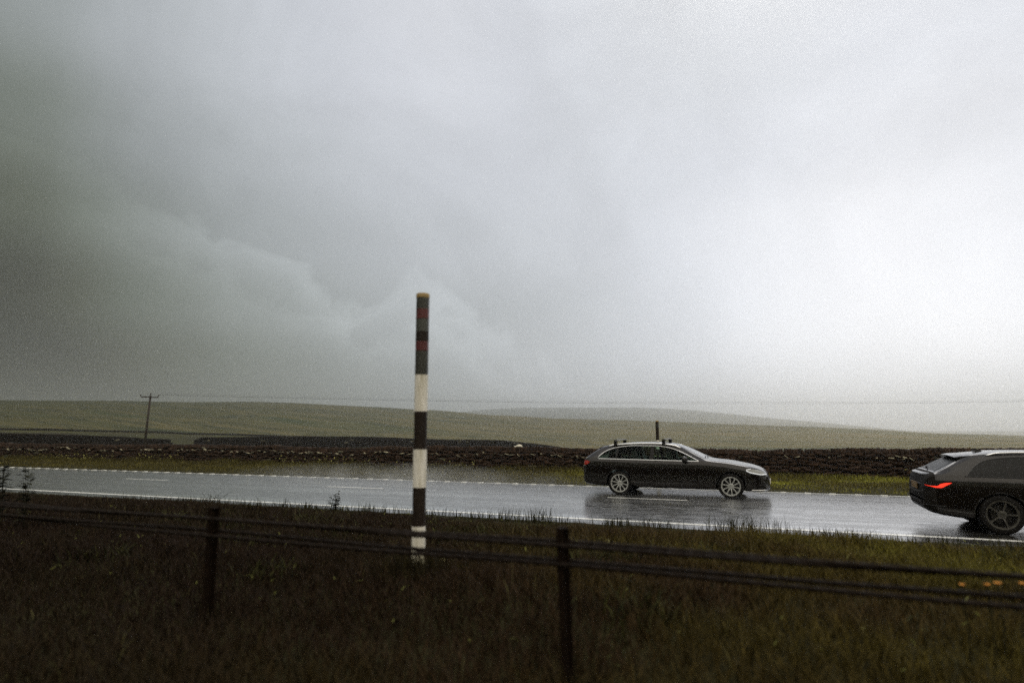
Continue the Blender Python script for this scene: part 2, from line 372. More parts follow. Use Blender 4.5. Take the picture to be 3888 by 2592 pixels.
# ------------------------------------------------------------------ grass
def blades(name, P, h, w, lean, cols, label, mat=None, bend=.5):
    n = len(P); a = rng.uniform(0, 2*pi, n); la = rng.uniform(0, 2*pi, n)
    side = np.stack([np.cos(a), np.sin(a), np.zeros(n)], 1)*w[:, None]*.5
    d = np.stack([np.cos(la)*lean, np.sin(la)*lean, np.zeros(n)], 1)
    base = P; mid = P+d*h[:, None]*.35+np.array([0, 0, 1])*h[:, None]*.55
    tip = P+d*h[:, None]*1.0+np.array([0, 0, 1])*(h*(1-.25*lean))[:, None]
    Vv = np.stack([base-side, base+side, mid-side*.75, mid+side*.75, tip], 1).reshape(-1, 3)
    o = np.arange(n)[:, None]*5
    T = np.concatenate([o+np.array([[0, 1, 3]]), o+np.array([[0, 3, 2]]), o+np.array([[2, 3, 4]])], 0)
    C = np.repeat(np.hstack([cols, np.ones((n, 1))]), 5, axis=0)
    return tag(np_mesh(name, Vv, T, mat or M['grass'], C), label, 'grass', kind='stuff')
def in_view(u, v, m=1.12):
    th = radians(YAW); f = -u*sin(th)+v*cos(th); r = u*cos(th)+v*sin(th)
    return (f > .8) & (np.abs(r/np.maximum(f, .1)) < .785*m+.15)
def verge_pts(n, v0, v1, umin, umax, pw=1.0):
    v = v0+(v1-v0)*rng.random(n*3)**pw; u = rng.uniform(umin, umax, n*3)
    k = in_view(u, v); return u[k][:n], v[k][:n]
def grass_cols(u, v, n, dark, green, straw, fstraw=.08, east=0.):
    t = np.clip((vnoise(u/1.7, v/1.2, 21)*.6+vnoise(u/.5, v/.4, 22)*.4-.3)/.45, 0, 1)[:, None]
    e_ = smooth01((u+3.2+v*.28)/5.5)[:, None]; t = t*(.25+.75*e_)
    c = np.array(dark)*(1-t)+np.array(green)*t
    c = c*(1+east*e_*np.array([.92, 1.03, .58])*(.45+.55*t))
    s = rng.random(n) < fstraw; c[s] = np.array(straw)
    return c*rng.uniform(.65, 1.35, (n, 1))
# near verge, dense and dark: sampled more heavily close to the camera
parts = []
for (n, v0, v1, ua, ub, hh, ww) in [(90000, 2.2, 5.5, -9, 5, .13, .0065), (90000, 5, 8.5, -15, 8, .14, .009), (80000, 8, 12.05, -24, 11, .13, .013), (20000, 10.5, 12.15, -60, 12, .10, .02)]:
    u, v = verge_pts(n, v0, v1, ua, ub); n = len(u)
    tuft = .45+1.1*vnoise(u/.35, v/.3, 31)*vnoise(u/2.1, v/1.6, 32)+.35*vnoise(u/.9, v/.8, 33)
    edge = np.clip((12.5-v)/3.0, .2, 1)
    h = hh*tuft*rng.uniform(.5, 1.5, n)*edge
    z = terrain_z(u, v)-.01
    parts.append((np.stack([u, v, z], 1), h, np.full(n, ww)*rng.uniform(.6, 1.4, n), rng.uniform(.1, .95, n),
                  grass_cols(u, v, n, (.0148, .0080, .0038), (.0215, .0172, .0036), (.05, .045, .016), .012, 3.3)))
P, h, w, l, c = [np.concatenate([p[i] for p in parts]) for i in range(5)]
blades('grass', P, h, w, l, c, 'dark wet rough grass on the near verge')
# bright flat leaves and blades scattered in it
u, v = verge_pts(1100, 3.4, 12, -9, 9); n = len(u); z = terrain_z(u, v)+rng.uniform(.02, .14, n)
blades('grass', np.stack([u, v, z], 1), rng.uniform(.012, .045, n), rng.uniform(.004, .011, n), rng.uniform(.9, 2.4, n),
       np.array([[.12, .125, .03]])*rng.uniform(.5, 1.5, (n, 1)), 'pale yellowish blades lying in the near verge')
# pale dead stalks and clumps of coarser leaves scattered through the verge
u, v = verge_pts(420, 4.2, 12, -16, 8); n = len(u)
blades('tall_grass', np.stack([u, v, terrain_z(u, v)-.01], 1), rng.uniform(.14, .36, n)*np.clip((13-v)/4, .35, 1), rng.uniform(.004, .008, n), rng.uniform(.1, .7, n),
       np.array([[.055, .046, .020]])*rng.uniform(.5, 1.6, (n, 1)), 'pale dead stalks standing in the near verge')
uc = rng.uniform(-12, 6, 70); vc = rng.uniform(4.0, 11.8, 70); k = rng.integers(0, 70, 6000)
u = uc[k]+rng.normal(0, .16, 6000); v = vc[k]+rng.normal(0, .13, 6000); n = 6000
blades('grass', np.stack([u, v, terrain_z(u, v)-.01], 1), rng.uniform(.08, .22, n)*np.clip((13-v)/4, .35, 1), rng.uniform(.010, .022, n), rng.uniform(.2, 1.0, n),
       np.array([[.022, .022, .0055]])*rng.uniform(.5, 1.8, (n, 1)), 'tussocks of coarser olive grass in the near verge')
# tall seeding grass against the near road edge
def tall(us, vs, hs, n_per, label, col=(.022, .022, .006)):
    Ps = []; Hs = []
    for (uc, vc, hc, su) in zip(us, vs, hs, n_per):
        k = int(su[0]); uu = rng.normal(uc, su[1], k); vv = rng.normal(vc, .12, k)
        Ps.append(np.stack([uu, vv, terrain_z(uu, vv)-.01], 1)); Hs.append(hc*rng.uniform(.45, 1.1, k))
    P = np.concatenate(Ps); h = np.concatenate(Hs); n = len(P)
    return blades('tall_grass', P, h, rng.uniform(.006, .014, n), rng.uniform(.03, .45, n), np.array([col])*rng.uniform(.5, 1.6, (n, 1)), label)
tall([-6.9, -8.0, -4.55, -4.2, -4.85, -5.3, -2.4, -.9, -.6, -.25, .3, -10.5, -12.4, .9, 1.8, 3.4, 4.1],
     [12.0, 12.0, 11.9, 12.0, 11.9, 12., 12.0, 11.8, 11.75, 11.85, 11.9, 12.0, 12., 12., 12., 11.9, 11.8],
     [.22, .24, .34, .38, .30, .22, .24, .40, .42, .36, .26, .24, .24, .18, .17, .2, .3],
     [(60, .3), (90, .35), (90, .3), (70, .15), (60, .3), (60, .5), (60, .5), (90, .18), (60, .1), (70, .2), (60, .4), (80, .6), (80, .8), (80, .6), (80, .8), (120, .6), (140, .4)],
     'tall seeding grass stems along the near road edge')
tall([-2.62, -2.50, -2.75, -3.36, -1.04, -2.2, -2.66], [4.46, 4.48, 4.50, 3.3, 3.3, 4.8, 4.3], [.24, .27, .22, .16, .16, .14, .16], [(170, .09), (90, .07), (90, .08), (90, .10), (90, .10), (80, .2), (160, .16)],
     'tufts of grass at the foot of the tall snow pole and the fence posts', (.016, .0125, .004))
cu = rng.uniform(-15, 5.5, 42)
tall(list(cu), list(rng.uniform(11.6, 12.15, 42)), list(rng.uniform(.10, .24, 42)), [(int(rng.uniform(30, 80)), float(rng.uniform(.08, .45))) for _ in range(42)],
     'ragged line of grass tufts along the edge of the tarmac', (.020, .020, .006))
# far verge
u, v = verge_pts(110000, 20.5, 26.0, -75, 26, .9); n = len(u)
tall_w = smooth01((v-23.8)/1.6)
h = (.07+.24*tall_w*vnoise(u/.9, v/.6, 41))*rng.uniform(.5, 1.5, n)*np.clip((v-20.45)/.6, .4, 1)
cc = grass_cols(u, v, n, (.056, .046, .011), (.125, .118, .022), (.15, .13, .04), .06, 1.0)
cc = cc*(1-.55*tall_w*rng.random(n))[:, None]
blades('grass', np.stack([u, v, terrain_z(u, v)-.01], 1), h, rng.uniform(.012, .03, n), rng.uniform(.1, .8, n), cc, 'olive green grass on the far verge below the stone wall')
# flowering weeds at the foot of the wall: pale dots
u = rng.uniform(-60, 14, 1500); v = rng.normal(25.2, .35, 1500); n = 1500
keep = vnoise(u/2.3, v*0, 44) > .45; u = u[keep]; v = v[keep]; n = len(u)
blades('tall_grass', np.stack([u, v, terrain_z(u, v)+rng.uniform(.1, .42, n)], 1), rng.uniform(.03, .09, n), rng.uniform(.03, .06, n), rng.uniform(.3, 2, n),
       np.array([[.20, .19, .06]])*rng.uniform(.4, 1.4, (n, 1)), 'pale flower heads of weeds along the foot of the wall')

# ------------------------------------------------------------------ dry stone walls
CUBE = np.array([(-1,-1,-1),(1,-1,-1),(1,1,-1),(-1,1,-1),(-1,-1,1),(1,-1,1),(1,1,1),(-1,1,1)], float)*.5
QF = np.array([(0,3,2,1),(4,5,6,7),(0,1,5,4),(1,2,6,5),(2,3,7,6),(3,0,4,7)])
def stones(C, S, rot, jitter):
    n = len(C); P = CUBE[None]*S[:, None, :]*(1+rng.uniform(-jitter, jitter, (n, 8, 3)))
    ca, sa = np.cos(rot[:, 0]), np.sin(rot[:, 0])       # tilt in the wall's plane
    x = P[..., 0]*ca[:, None]-P[..., 2]*sa[:, None]; z = P[..., 0]*sa[:, None]+P[..., 2]*ca[:, None]
    cb, sb = np.cos(rot[:, 1]), np.sin(rot[:, 1])       # heading
    y = P[..., 1]; X = x*cb[:, None]-y*sb[:, None]; Y = x*sb[:, None]+y*cb[:, None]
    P = np.stack([X, Y, z], -1)+C[:, None, :]
    return P.reshape(-1, 3), (np.arange(n)[:, None, None]*8+QF[None]).reshape(-1, 4)
def dry_wall(name, path, hfun, course, label, cat='wall', ledge=None, dark=(.0270, .0150, .0085), pale=(.36, .33, .23), thick=.5, sl=.28, zoff=0., cope=.24):
    path = np.array(path, float); seg = np.hypot(*np.diff(path, axis=0).T); L = np.concatenate([[0], np.cumsum(seg)])
    def at(s): return np.interp(s, L, path[:, 0]), np.interp(s, L, path[:, 1])
    tot = L[-1]; root = empty(name, (0, 0, 0)); tag(root, label, cat)
    body = [[], [], [], []]; cop = [[], [], [], []]
    def head(s):
        x0, y0 = at(s-.3); x1, y1 = at(s+.3); return np.arctan2(y1-y0, x1-x0)
    hmax = max(float(hfun(s, *at(s))) for s in np.linspace(0, tot, 60))
    for k in range(int(hmax/course)+1):
        z = k*course; s = rng.uniform(0, sl)
        ss = []
        while s < tot:
            l = sl*rng.uniform(.55, 1.5); ss.append((s+l/2, l)); s += l
        ss = np.array(ss); x, y = at(ss[:, 0]); hh = hfun(ss[:, 0], x, y); ok = z+course*.5 < hh-cope*.5
        x, y, hh, l = x[ok], y[ok], hh[ok], ss[ok, 1]; hd = head(ss[ok, 0]); n = len(x)
        if not n: continue
        t = thick*(1-.3*z/hmax)
        out = np.where(rng.random(n) < .12, .05, 0)
        yy = y-rng.uniform(0, .03, n)
        gz = terrain_z(x, y)
        body[0].append(np.stack([x, yy, gz+zoff+z+course/2+rng.normal(0, course*.22, n)], 1))
        body[1].append(np.stack([l*.97, t+out, course*rng.uniform(.82, 1.05, n)], 1)); body[2].append(np.stack([rng.normal(0, .13, n), hd], 1))
        tone = np.array(dark)*rng.uniform(.65, 1.3, (n, 1)); p = rng.random(n) < .02; tone[p] = np.array(pale)*rng.uniform(.1, .3, (p.sum(), 1)); body[3].append(tone)
    if ledge:                                            # projecting slabs in a paler stone tone
        s = np.arange(0, tot, .16); s = s+rng.uniform(-.07, .07, len(s)); x, y = at(s); hh = hfun(s, x, y)
        dens = vnoise(s/1.9, s*0, 51); ok = rng.random(len(s)) < .15+.55*dens; s, x, y, hh = s[ok], x[ok], y[ok], hh[ok]; n = len(s)
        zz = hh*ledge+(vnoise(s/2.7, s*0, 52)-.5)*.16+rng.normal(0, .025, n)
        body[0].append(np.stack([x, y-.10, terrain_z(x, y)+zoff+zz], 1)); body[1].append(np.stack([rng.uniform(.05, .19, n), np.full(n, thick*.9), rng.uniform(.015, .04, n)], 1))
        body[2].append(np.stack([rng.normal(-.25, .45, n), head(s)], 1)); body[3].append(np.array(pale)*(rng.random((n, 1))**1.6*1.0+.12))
    s = 0; ss = []
    cw = .11*sl/.28
    while s < tot: l = cw*rng.uniform(.6, 1.6); ss.append((s+l/2, l)); s += l
    ss = np.array(ss); x, y = at(ss[:, 0]); hh = hfun(ss[:, 0], x, y); n = len(ss)
    hc = cope*rng.uniform(.75, 1.15, n)
    cop[0] = np.stack([x, y, terrain_z(x, y)+zoff+hh-hc/2], 1); cop[1] = np.stack([ss[:, 1]*1.05, np.full(n, thick*.62), hc*1.1], 1)
    cop[2] = np.stack([rng.normal(.12, .14, n), head(ss[:, 0])], 1); cop[3] = np.array(dark)*rng.uniform(.45, 1.25, (n, 1))
    # rubble heart that closes the gaps between stones
    sp = np.arange(0, tot+.1, .6*sl/.28); x, y = at(sp); hh = hfun(sp, x, y)*.93; hd = head(sp); g = terrain_z(x, y)+zoff; V = []
    nx, ny = -np.sin(hd)*thick*.36, np.cos(hd)*thick*.36
    for i in range(len(sp)):
        for sgn in (-1, 1):
            V += [(x[i]+sgn*nx[i]*1.1, y[i]+sgn*ny[i]*1.1, g[i]-.25), (x[i]+sgn*nx[i]*.7, y[i]+sgn*ny[i]*.7, g[i]+hh[i]-.08)]
    Fh = []
    for i in range(len(sp)-1):
        a = 4*i; b = a+4; Fh += [(a, b, b+1, a+1), (a+2, a+3, b+3, b+2), (a+1, b+1, b+3, a+3)]
    Fh += [(0, 1, 3, 2), (4*len(sp)-4, 4*len(sp)-2, 4*len(sp)-1, 4*len(sp)-3)]
    C, S, Rr, T = [np.concatenate(b) for b in body]
    P, Q = stones(C, S, Rr, .16); cols = np.repeat(np.hstack([T, np.ones((len(T), 1))]), 8, axis=0)
    off = len(P); P = np.vstack([P, np.array(V)]); Q = np.vstack([Q, np.array(Fh)+off]); cols = np.vstack([cols, np.tile([[dark[0]*.5, dark[1]*.5, dark[2]*.5, 1]], (len(V), 1))])
    np_mesh('wall_body', P, Q, M['stone'], cols, parent=root)
    P, Q = stones(cop[0], cop[1], cop[2], .22)
    np_mesh('coping', P, Q, M['stone'], np.repeat(np.hstack([cop[3], np.ones((n, 1))]), 8, axis=0), parent=root)
    return root
hn = pchip([-95, -44, -24, -15, -10, -5, -1.5, -.6, 0.2, 4, 12, 30], [.93, .92, .86, .93, .93, .98, 1.0, .95, 1.02, 1.08, 1.12, 1.12])
dry_wall('stone_wall', [(-95, 26.4), (-40, 26.25), (-10, 26.3), (10, 26.2), (30, 26.2)],
         lambda s, x, y: hn(x)+(vnoise(np.asarray(x)/1.4, np.asarray(x)*0, 61)-.5)*.07, .115,
         'long dark drystone wall with pale projecting slabs behind the far verge', ledge=.70)
def polar(px, r):
    az = math.atan((px-1176)/1514.); th = radians(YAW); rt = r*sin(az); f = r*cos(az)
    return (rt*cos(th)-f*sin(th), rt*sin(th)+f*cos(th))
dry_wall('stone_wall', [polar(x, r) for x, r in ((-60, 140), (103, 142), (257, 146), (330, 148), (392, 150))],
         lambda s, x, y: np.interp(s, [0, 16, 31, 38, 42, 44.], [2.9, 2.6, 1.8, 1.4, 1.3, .9]), .3,
         'dark field wall ending in a gap, left of the wooden utility pole', sl=.8, thick=.8, cope=.35, dark=(.0075, .0045, .0028))
dry_wall('stone_wall', [polar(x, r) for x, r in ((447, 150), (600, 150), (800, 151), (980, 152), (1111, 153), (1213, 150), (1284, 146))],
         lambda s, x, y: np.interp(s, [0, 1.5, 15, 35, 53, 66, 77, 84.], [1.6, 2.3, 2.5, 2.3, 1.8, 1.9, 1.2, .5]), .3,
         'dark field wall between the gap and the grazing sheep', sl=.8, thick=.8, cope=.35, dark=(.0075, .0045, .0028))
dry_wall('stone_wall', [polar(x, 296) for x in (-60, 150, 300, 450, 600, 800, 1000, 1100)],
         lambda s, x, y: np.asarray(s)*0+.75, .3, 'thin distant wall along the crest of the left field', sl=1.2, thick=.9, cope=.3, dark=(.0075, .0045, .0028))

# ------------------------------------------------------------------ snow poles
def snow_pole(loc, label, r, bands, H, group='banded snow marker poles'):
    root = empty('snow_pole', loc); tag(root, label, 'marker pole', group)
    mb = MB(); mb.lathe([(r, -.3), (r, H-.01)], 28); mb.build('pole', M['black_plastic'], root, True)
    for nm, z0, z1, mat in bands:
        m2 = MB(); e = .0018; m2.lathe([(r+e, z0), (r+e, z1)], 28); m2.lathe([(r-.001, z0), (r+e, z0)], 28); m2.lathe([(r+e, z1), (r-.001, z1)], 28); m2.build(nm, M[mat], root, True)
    m3 = MB(); m3.lathe([(r+.003, H-.035), (r+.004, H-.004), (r*.9, H+.002), (.0005, H+.004)], 28); m3.build('cap', M['yellow_cap'], root, True)
    return root
g0 = .60
zt = lambda z: z-g0
snow_pole((-2.641, 4.6, g0), 'tall black and white banded snow pole with two red reflectors behind the wire rope fence', .0515,
          [('grey_band', zt(2.698), zt(2.79), 'grey_band'), ('red_band', zt(2.618), zt(2.698), 'red_band'), ('grey_band', zt(2.515), zt(2.615), 'mid_band'), ('grey_band', zt(2.434), zt(2.513), 'black_plastic'), ('red_band', zt(2.357), zt(2.432), 'red_band'), ('grey_band', zt(2.164), zt(2.355), 'grey_band'),
           ('white_band', zt(1.87), zt(2.162), 'white_band'), ('white_band', zt(1.276), zt(1.571), 'white_band'), ('white_band', .10, zt(.98), 'white_band')], 2.827-g0)
snow_pole((-3.70, 22.05, .03), 'distant snow pole rising behind the roof of the black estate car', .0515,
          [('red_band', 1.82, 1.90, 'grey_band'), ('white_band', 1.08, 1.37, 'white_band'), ('white_band', .49, .78, 'white_band'), ('white_band', .03, .2, 'white_band')], 2.01)

# ------------------------------------------------------------------ wire rope fence
fence = empty('wire_rope_fence', (-2.2, 3.25, .5)); tag(fence, 'dark wire rope safety fence crossing the near verge on slim steel posts', 'safety fence')
def fl(x, y, z): return (x+2.2, y-3.25, z-.5)
posts = [(-5.79, 0), (-3.36, .0), (-1.035, -.028), (1.37, 0)]
for px, lx in posts:
    zt_ = 1.228; mb = MB(); zb_ = .25
    # Z-section post with flanges, slightly leaning
    for (cx_, cy_, sx, sy) in ((0, 0, .006, .040), (-.011, -.023, .028, .006), (.011, .023, .028, .006)):
        lo = Vector(fl(px+cx_-lx, 3.25+cy_, zb_)); hi = Vector(fl(px+cx_, 3.25+cy_, zt_))
        V = []
        for p in (lo, hi):
            for dx, dy in ((-1,-1),(1,-1),(1,1),(-1,1)): V.append(p+Vector((dx*sx/2, dy*sy/2, 0)))
        mb.add(V, [(0,3,2,1),(4,5,6,7),(0,1,5,4),(1,2,6,5),(2,3,7,6),(3,0,4,7)])
    p = mb.build('post', M['steel'], fence)
    cb = MB(); cb.box(fl(px, 3.25, zt_+.003), (.046, .054, .006)); cb.build('post_cap', M['steel'], p)
    hk = MB()
    for z in (1.062, 1.150): hk = MB(); hk.box(fl(px-.004, 3.217, z), (.022, .006, .02)); hk.build('rope_bracket', M['steel'], p)
def rope(zs, sides, R=.0106, pitch=.09):
    """rope woven from one side of each post to the other: three laid strands"""
    xs = [-40, -20, -8.2]+[p[0] for p in posts]+[3.8, 8]
    zz = [zs[0]]*3+zs+[zs[-1]]*2; sd = [sides[0]]*3+sides+[sides[-1]]*2
    fz = pchip(xs, zz); fy = pchip(xs, [3.25+s*.034 for s in sd])
    u = np.concatenate([np.arange(-40, -9, .25), np.arange(-9, 3.2, .011)]); n = 15
    cx_ = u; cy_ = fy(u); cz_ = fz(u)-.006*np.sin((u+1.0)/2.4*pi)**2
    th = np.arange(n)/n*2*pi
    rad = R*(1+.13*np.cos(3*(th[None, :])-2*pi*3*u[:, None]/pitch/3*1.0))
    P = np.stack([np.repeat(cx_[:, None], n, 1)+2.2, cy_[:, None]+rad*np.cos(th)[None]-3.25, cz_[:, None]+rad*np.sin(th)[None]-.5], -1).reshape(-1, 3)
    i = np.arange(len(u)-1)[:, None]*n; j = np.arange(n)[None]; j2 = (j+1) % n
    Q = np.stack([(i+j).ravel(), (i+j2).ravel(), (i+n+j2).ravel(), (i+n+j).ravel()], 1)
    np_mesh('wire_rope', P, Q, M['rope'], smooth=True, parent=fence)
rope([1.172, 1.168, 1.160, 1.154], [1, -1, 1, -1])
rope([1.163, 1.158, 1.150, 1.142], [-1, 1, -1, 1])
rope([1.098, 1.086, 1.066, 1.064], [-1, 1, 1, 1])
rope([1.080, 1.064, 1.060, 1.036], [1, -1, -1, -1])

# ------------------------------------------------------------------ telegraph pole and lines
TPB = polar(334, 112); tz = float(terrain_z(*TPB)); tp = empty('utility_pole', (TPB[0], TPB[1], tz)); tag(tp, 'leaning wooden utility pole with a T crossarm in the left field', 'utility pole')
top = Vector((.50*cos(radians(YAW))*.75, .50*sin(radians(YAW))*.75, 7.75-.0)); HT = EYE+(988-908)/1500*112*.87-tz
top.z = HT
mb = MB(); mb.tube([(0, 0, -.4), tuple(top*.5), tuple(top)], [.19, .165, .14], 12); mb.build('pole', M['wood'], tp, True)
ax = Vector((cos(radians(YAW+8)), sin(radians(YAW+8)), 0)); ctr = top+Vector((0, 0, -.28))
mb = MB(); rot = Matrix.Rotation(radians(YAW+8), 3, 'Z') @ Matrix.Rotation(radians(2), 3, 'Y'); mb.box(ctr+Vector((0, -.16, 0)), (2.45, .14, .16), rot); arm = mb.build('crossarm', M['wood'], tp)
ins = []
for s in (-1, 0, 1):
    mb = MB(); b0 = ctr+ax*(1.17*s)+Vector((0, -.16, .06)) if s else top.copy(); lean = ax*(.12*s)
    mb.tube([b0, b0+lean*.5+Vector((0, 0, .14)), b0+lean+Vector((0, 0, .20)), b0+lean+Vector((0, 0, .34))], [.04, .05, .10, .07], 10)
    mb.build('insulator', M['porcelain'], arm if s else tp, True); ins.append(Vector((TPB[0], TPB[1], tz))+b0+lean+Vector((0, 0, .34)))
TPR = polar(3000, 190)
for i, p0 in enumerate(ins):
    z1 = EYE+(988-905)/1500*190*.64+(.3 if i == 1 else 0); p1 = Vector((TPR[0]+.6*i, TPR[1], z1))
    pts = [p0.lerp(p1, t)+Vector((0, 0, -4*1.6*t*(1-t))) for t in np.linspace(0, 1, 40)]
    mb = MB(); mb.tube(pts, .008, 5)
    tag(mb.build('overhead_wire', M['black_plastic']), ['overhead wire fixed to the left end of the crossarm', 'overhead wire fixed to the top of the utility pole', 'overhead wire fixed to the right end of the crossarm'][i], 'wire', 'overhead wires running right from the pole')

# ------------------------------------------------------------------ sheep
def sheep(px, r, heading, label, s=1.0):
    x, y = polar(px, r); root = empty('sheep', (x, y, float(terrain_z(x, y))), heading, s); tag(root, label, 'sheep', 'sheep grazing in the field')
    bm = bmesh.new()
    sk = [(-.50, .62, .24), (-.30, .66, .31), (0, .65, .34), (.28, .66, .30), (.46, .62, .21), (.60, .46, .13), (.72, .24, .10), (.84, .10, .065)]
    n = 14; rings = []
    for (X, Z, R) in [(-.58, .6, .05)]+sk+[(.90, .05, .03)]:
        rings.append([bm.verts.new((X, R*.85*cos(2*pi*k/n), Z+R*sin(2*pi*k/n))) for k in range(n)])
    for a, b in zip(rings, rings[1:]):
        for k in range(n): bm.faces.new((a[k], a[(k+1)%n], b[(k+1)%n], b[k]))
    bm.faces.new(rings[0][::-1]); bm.faces.new(rings[-1])
    for X, Y in ((-.34, .13), (-.34, -.13), (.30, .12), (.30, -.12)):     # legs with a jointed taper
        prev = None
        for (dx, Z, R) in ((0, .50, .09), (-.03 if X < 0 else 0, .30, .05), (.01, .12, .033), (0, 0, .04)):
            rg = [bm.verts.new((X+dx+R*cos(2*pi*k/8), Y+R*sin(2*pi*k/8), Z)) for k in range(8)]
            if prev:
                for k in range(8): bm.faces.new((prev[k], rg[k], rg[(k+1)%8], prev[(k+1)%8]))
            prev = rg
    for s_ in (-1, 1):
        a = bm.verts.new((.66, s_*.07, .34)); b = bm.verts.new((.70, s_*.07, .30)); c = bm.verts.new((.66, s_*.19, .29)); bm.faces.new((a, b, c))
    me = bpy.data.meshes.new('body'); bm.normal_update(); bm.to_mesh(me); bm.free(); me.materials.append(M['wool'])
    me.polygons.foreach_set('use_smooth', [True]*len(me.polygons)); o = bpy.data.objects.new('body', me); COL.objects.link(o); o.parent = root
    return root
sheep(1186, 128, radians(YAW+170), 'pale grazing sheep, the left and higher of the two beside the wall', 1.05)
sheep(1193, 112, radians(YAW+25), 'pale grazing sheep, the right and lower of the two beside the wall', .95)

# ------------------------------------------------------------------ cars
def bool_diff(o, cutter):
    md = o.modifiers.new('b', 'BOOLEAN'); md.operation = 'DIFFERENCE'; md.solver = 'EXACT'; md.object = cutter
    dg = bpy.context.evaluated_depsgraph_get(); me = bpy.data.meshes.new_from_object(o.evaluated_get(dg))
    o.modifiers.clear(); old = o.data; o.data = me; bpy.data.meshes.remove(old); bpy.data.objects.remove(cutter)
class Body:
    """car skin: cross-section ring at every station x (0 = rear bumper, L = nose)"""
    def __init__(s, L, top, bot, W, belt, roofw=.60):
        s.L = L; s.top = pchip(*zip(*top)); s.bot = pchip(*zip(*bot)); s.W = pchip(*zip(*W)); s.belt = pchip(*zip(*belt)); s.roofw = roofw
    def ctrl(s, x, inset=0.):
        zt = float(s.top(x))-inset; zb = float(s.bot(x))+inset; W = float(s.W(x))-inset; be = min(float(s.belt(x)), zt-.05)
        g = max(0, zt-be); k = float(smooth01((g-.05)/.38)); zs = be-.05
        if zs < zb+.12: zs = zb+.55*(zt-zb); be = zb+.75*(zt-zb)
        zm = min(.60, zb+.5*(zs-zb)+.05)
        wr = (1-k)*W*.84+k*(s.roofw-inset)
        bw = (1-k)*W*.955+k*(W-.045)
        return [(0, zb), (W*.75, zb), (W*.955, zb+.05), (W, zm), (W*.992, zs-.04), (W*.975, zs), (bw, be), (wr+(bw-wr)*.34, be+(zt-be)*(.58)), (wr+.005, zt-(zt-be)*.16-.006), (wr*.9, zt-(zt-be)*.05-.003), (wr*.5, zt-.004*k), (0, zt)]
    def ring(s, x, n=56, inset=0.):
        P = np.array(s.ctrl(x, inset)); d = np.hypot(*np.diff(P, axis=0).T); t = np.concatenate([[0], np.cumsum(np.maximum(d, 1e-4)**.6)]); t /= t[-1]
        q = np.linspace(0, 1, n); return np.stack([pchip(t, P[:, 0])(q), pchip(t, P[:, 1])(q)], 1)
    def Y(s, x, z):
        R = s.ring(min(max(x, .02), s.L-.02), 90); i = np.argmax(R[:, 0] > R[:, 0].max()-.001)
        lo = R[:i+1]; up = R[i:]
        return float(np.interp(z, lo[5:, 1], lo[5:, 0])) if z < R[i, 1] else float(np.interp(z, up[:, 1], up[:, 0]))
    def Z(s, x, y):
        R = s.ring(min(max(x, .02), s.L-.02), 90); i = np.argmax(R[:, 0]); up = R[i:][::-1]; return float(np.interp(abs(y), up[:, 0], up[:, 1]))
    def loft(s, name, mat, parent, xs, inset=0.):
        V = []; n = 56; m = 2*n-2
        for x in xs:
            R = s.ring(x, n, inset)
            V += [(x, -y, z) for y, z in R]+[(x, y, z) for y, z in R[-2:0:-1]]
        F = []
        for i in range(len(xs)-1):
            for k in range(m): F.append((i*m+k, i*m+(k+1)%m, (i+1)*m+(k+1)%m, (i+1)*m+k))
        F.append(tuple(range(m))[::-1]); F.append(tuple((len(xs)-1)*m+k for k in range(m)))
        o = mesh_obj(name, V, F, mat, parent, True)
        bm = bmesh.new(); bm.from_mesh(o.data); bmesh.ops.recalc_face_normals(bm, faces=bm.faces); bm.to_mesh(o.data); bm.free()
        return o
    def side_panel(s, name, mat, parent, x0, x1, lo, hi, off, side, nx=40, nz=12, smooth=True):
        V = []; F = []
        for i in range(nx+1):
            x = x0+(x1-x0)*i/nx; a = float(lo(x)); b = float(hi(x))
            for j in range(nz+1):
                z = a+(b-a)*j/nz; V.append((x, side*(s.Y(x, z)+off), z))
        n = nz+1
        for i in range(nx):
            for j in range(nz): f = (i*n+j, (i+1)*n+j, (i+1)*n+j+1, i*n+j+1); F.append(f if side < 0 else f[::-1])
        return mesh_obj(name, V, F, mat, parent, smooth)
    def top_panel(s, name, mat, parent, x0, x1, hw, off, nx=16, ny=20):
        V = []; F = []
        for i in range(nx+1):
            x = x0+(x1-x0)*i/nx; w = float(hw(x))
            for j in range(ny+1): y = -w+2*w*j/ny; V.append((x, y, s.Z(x, y)+off))
        n = ny+1
        for i in range(nx):
            for j in range(ny): F.append((i*n+j, (i+1)*n+j, (i+1)*n+j+1, i*n+j+1))
        return mesh_obj(name, V, F, mat, parent, True)
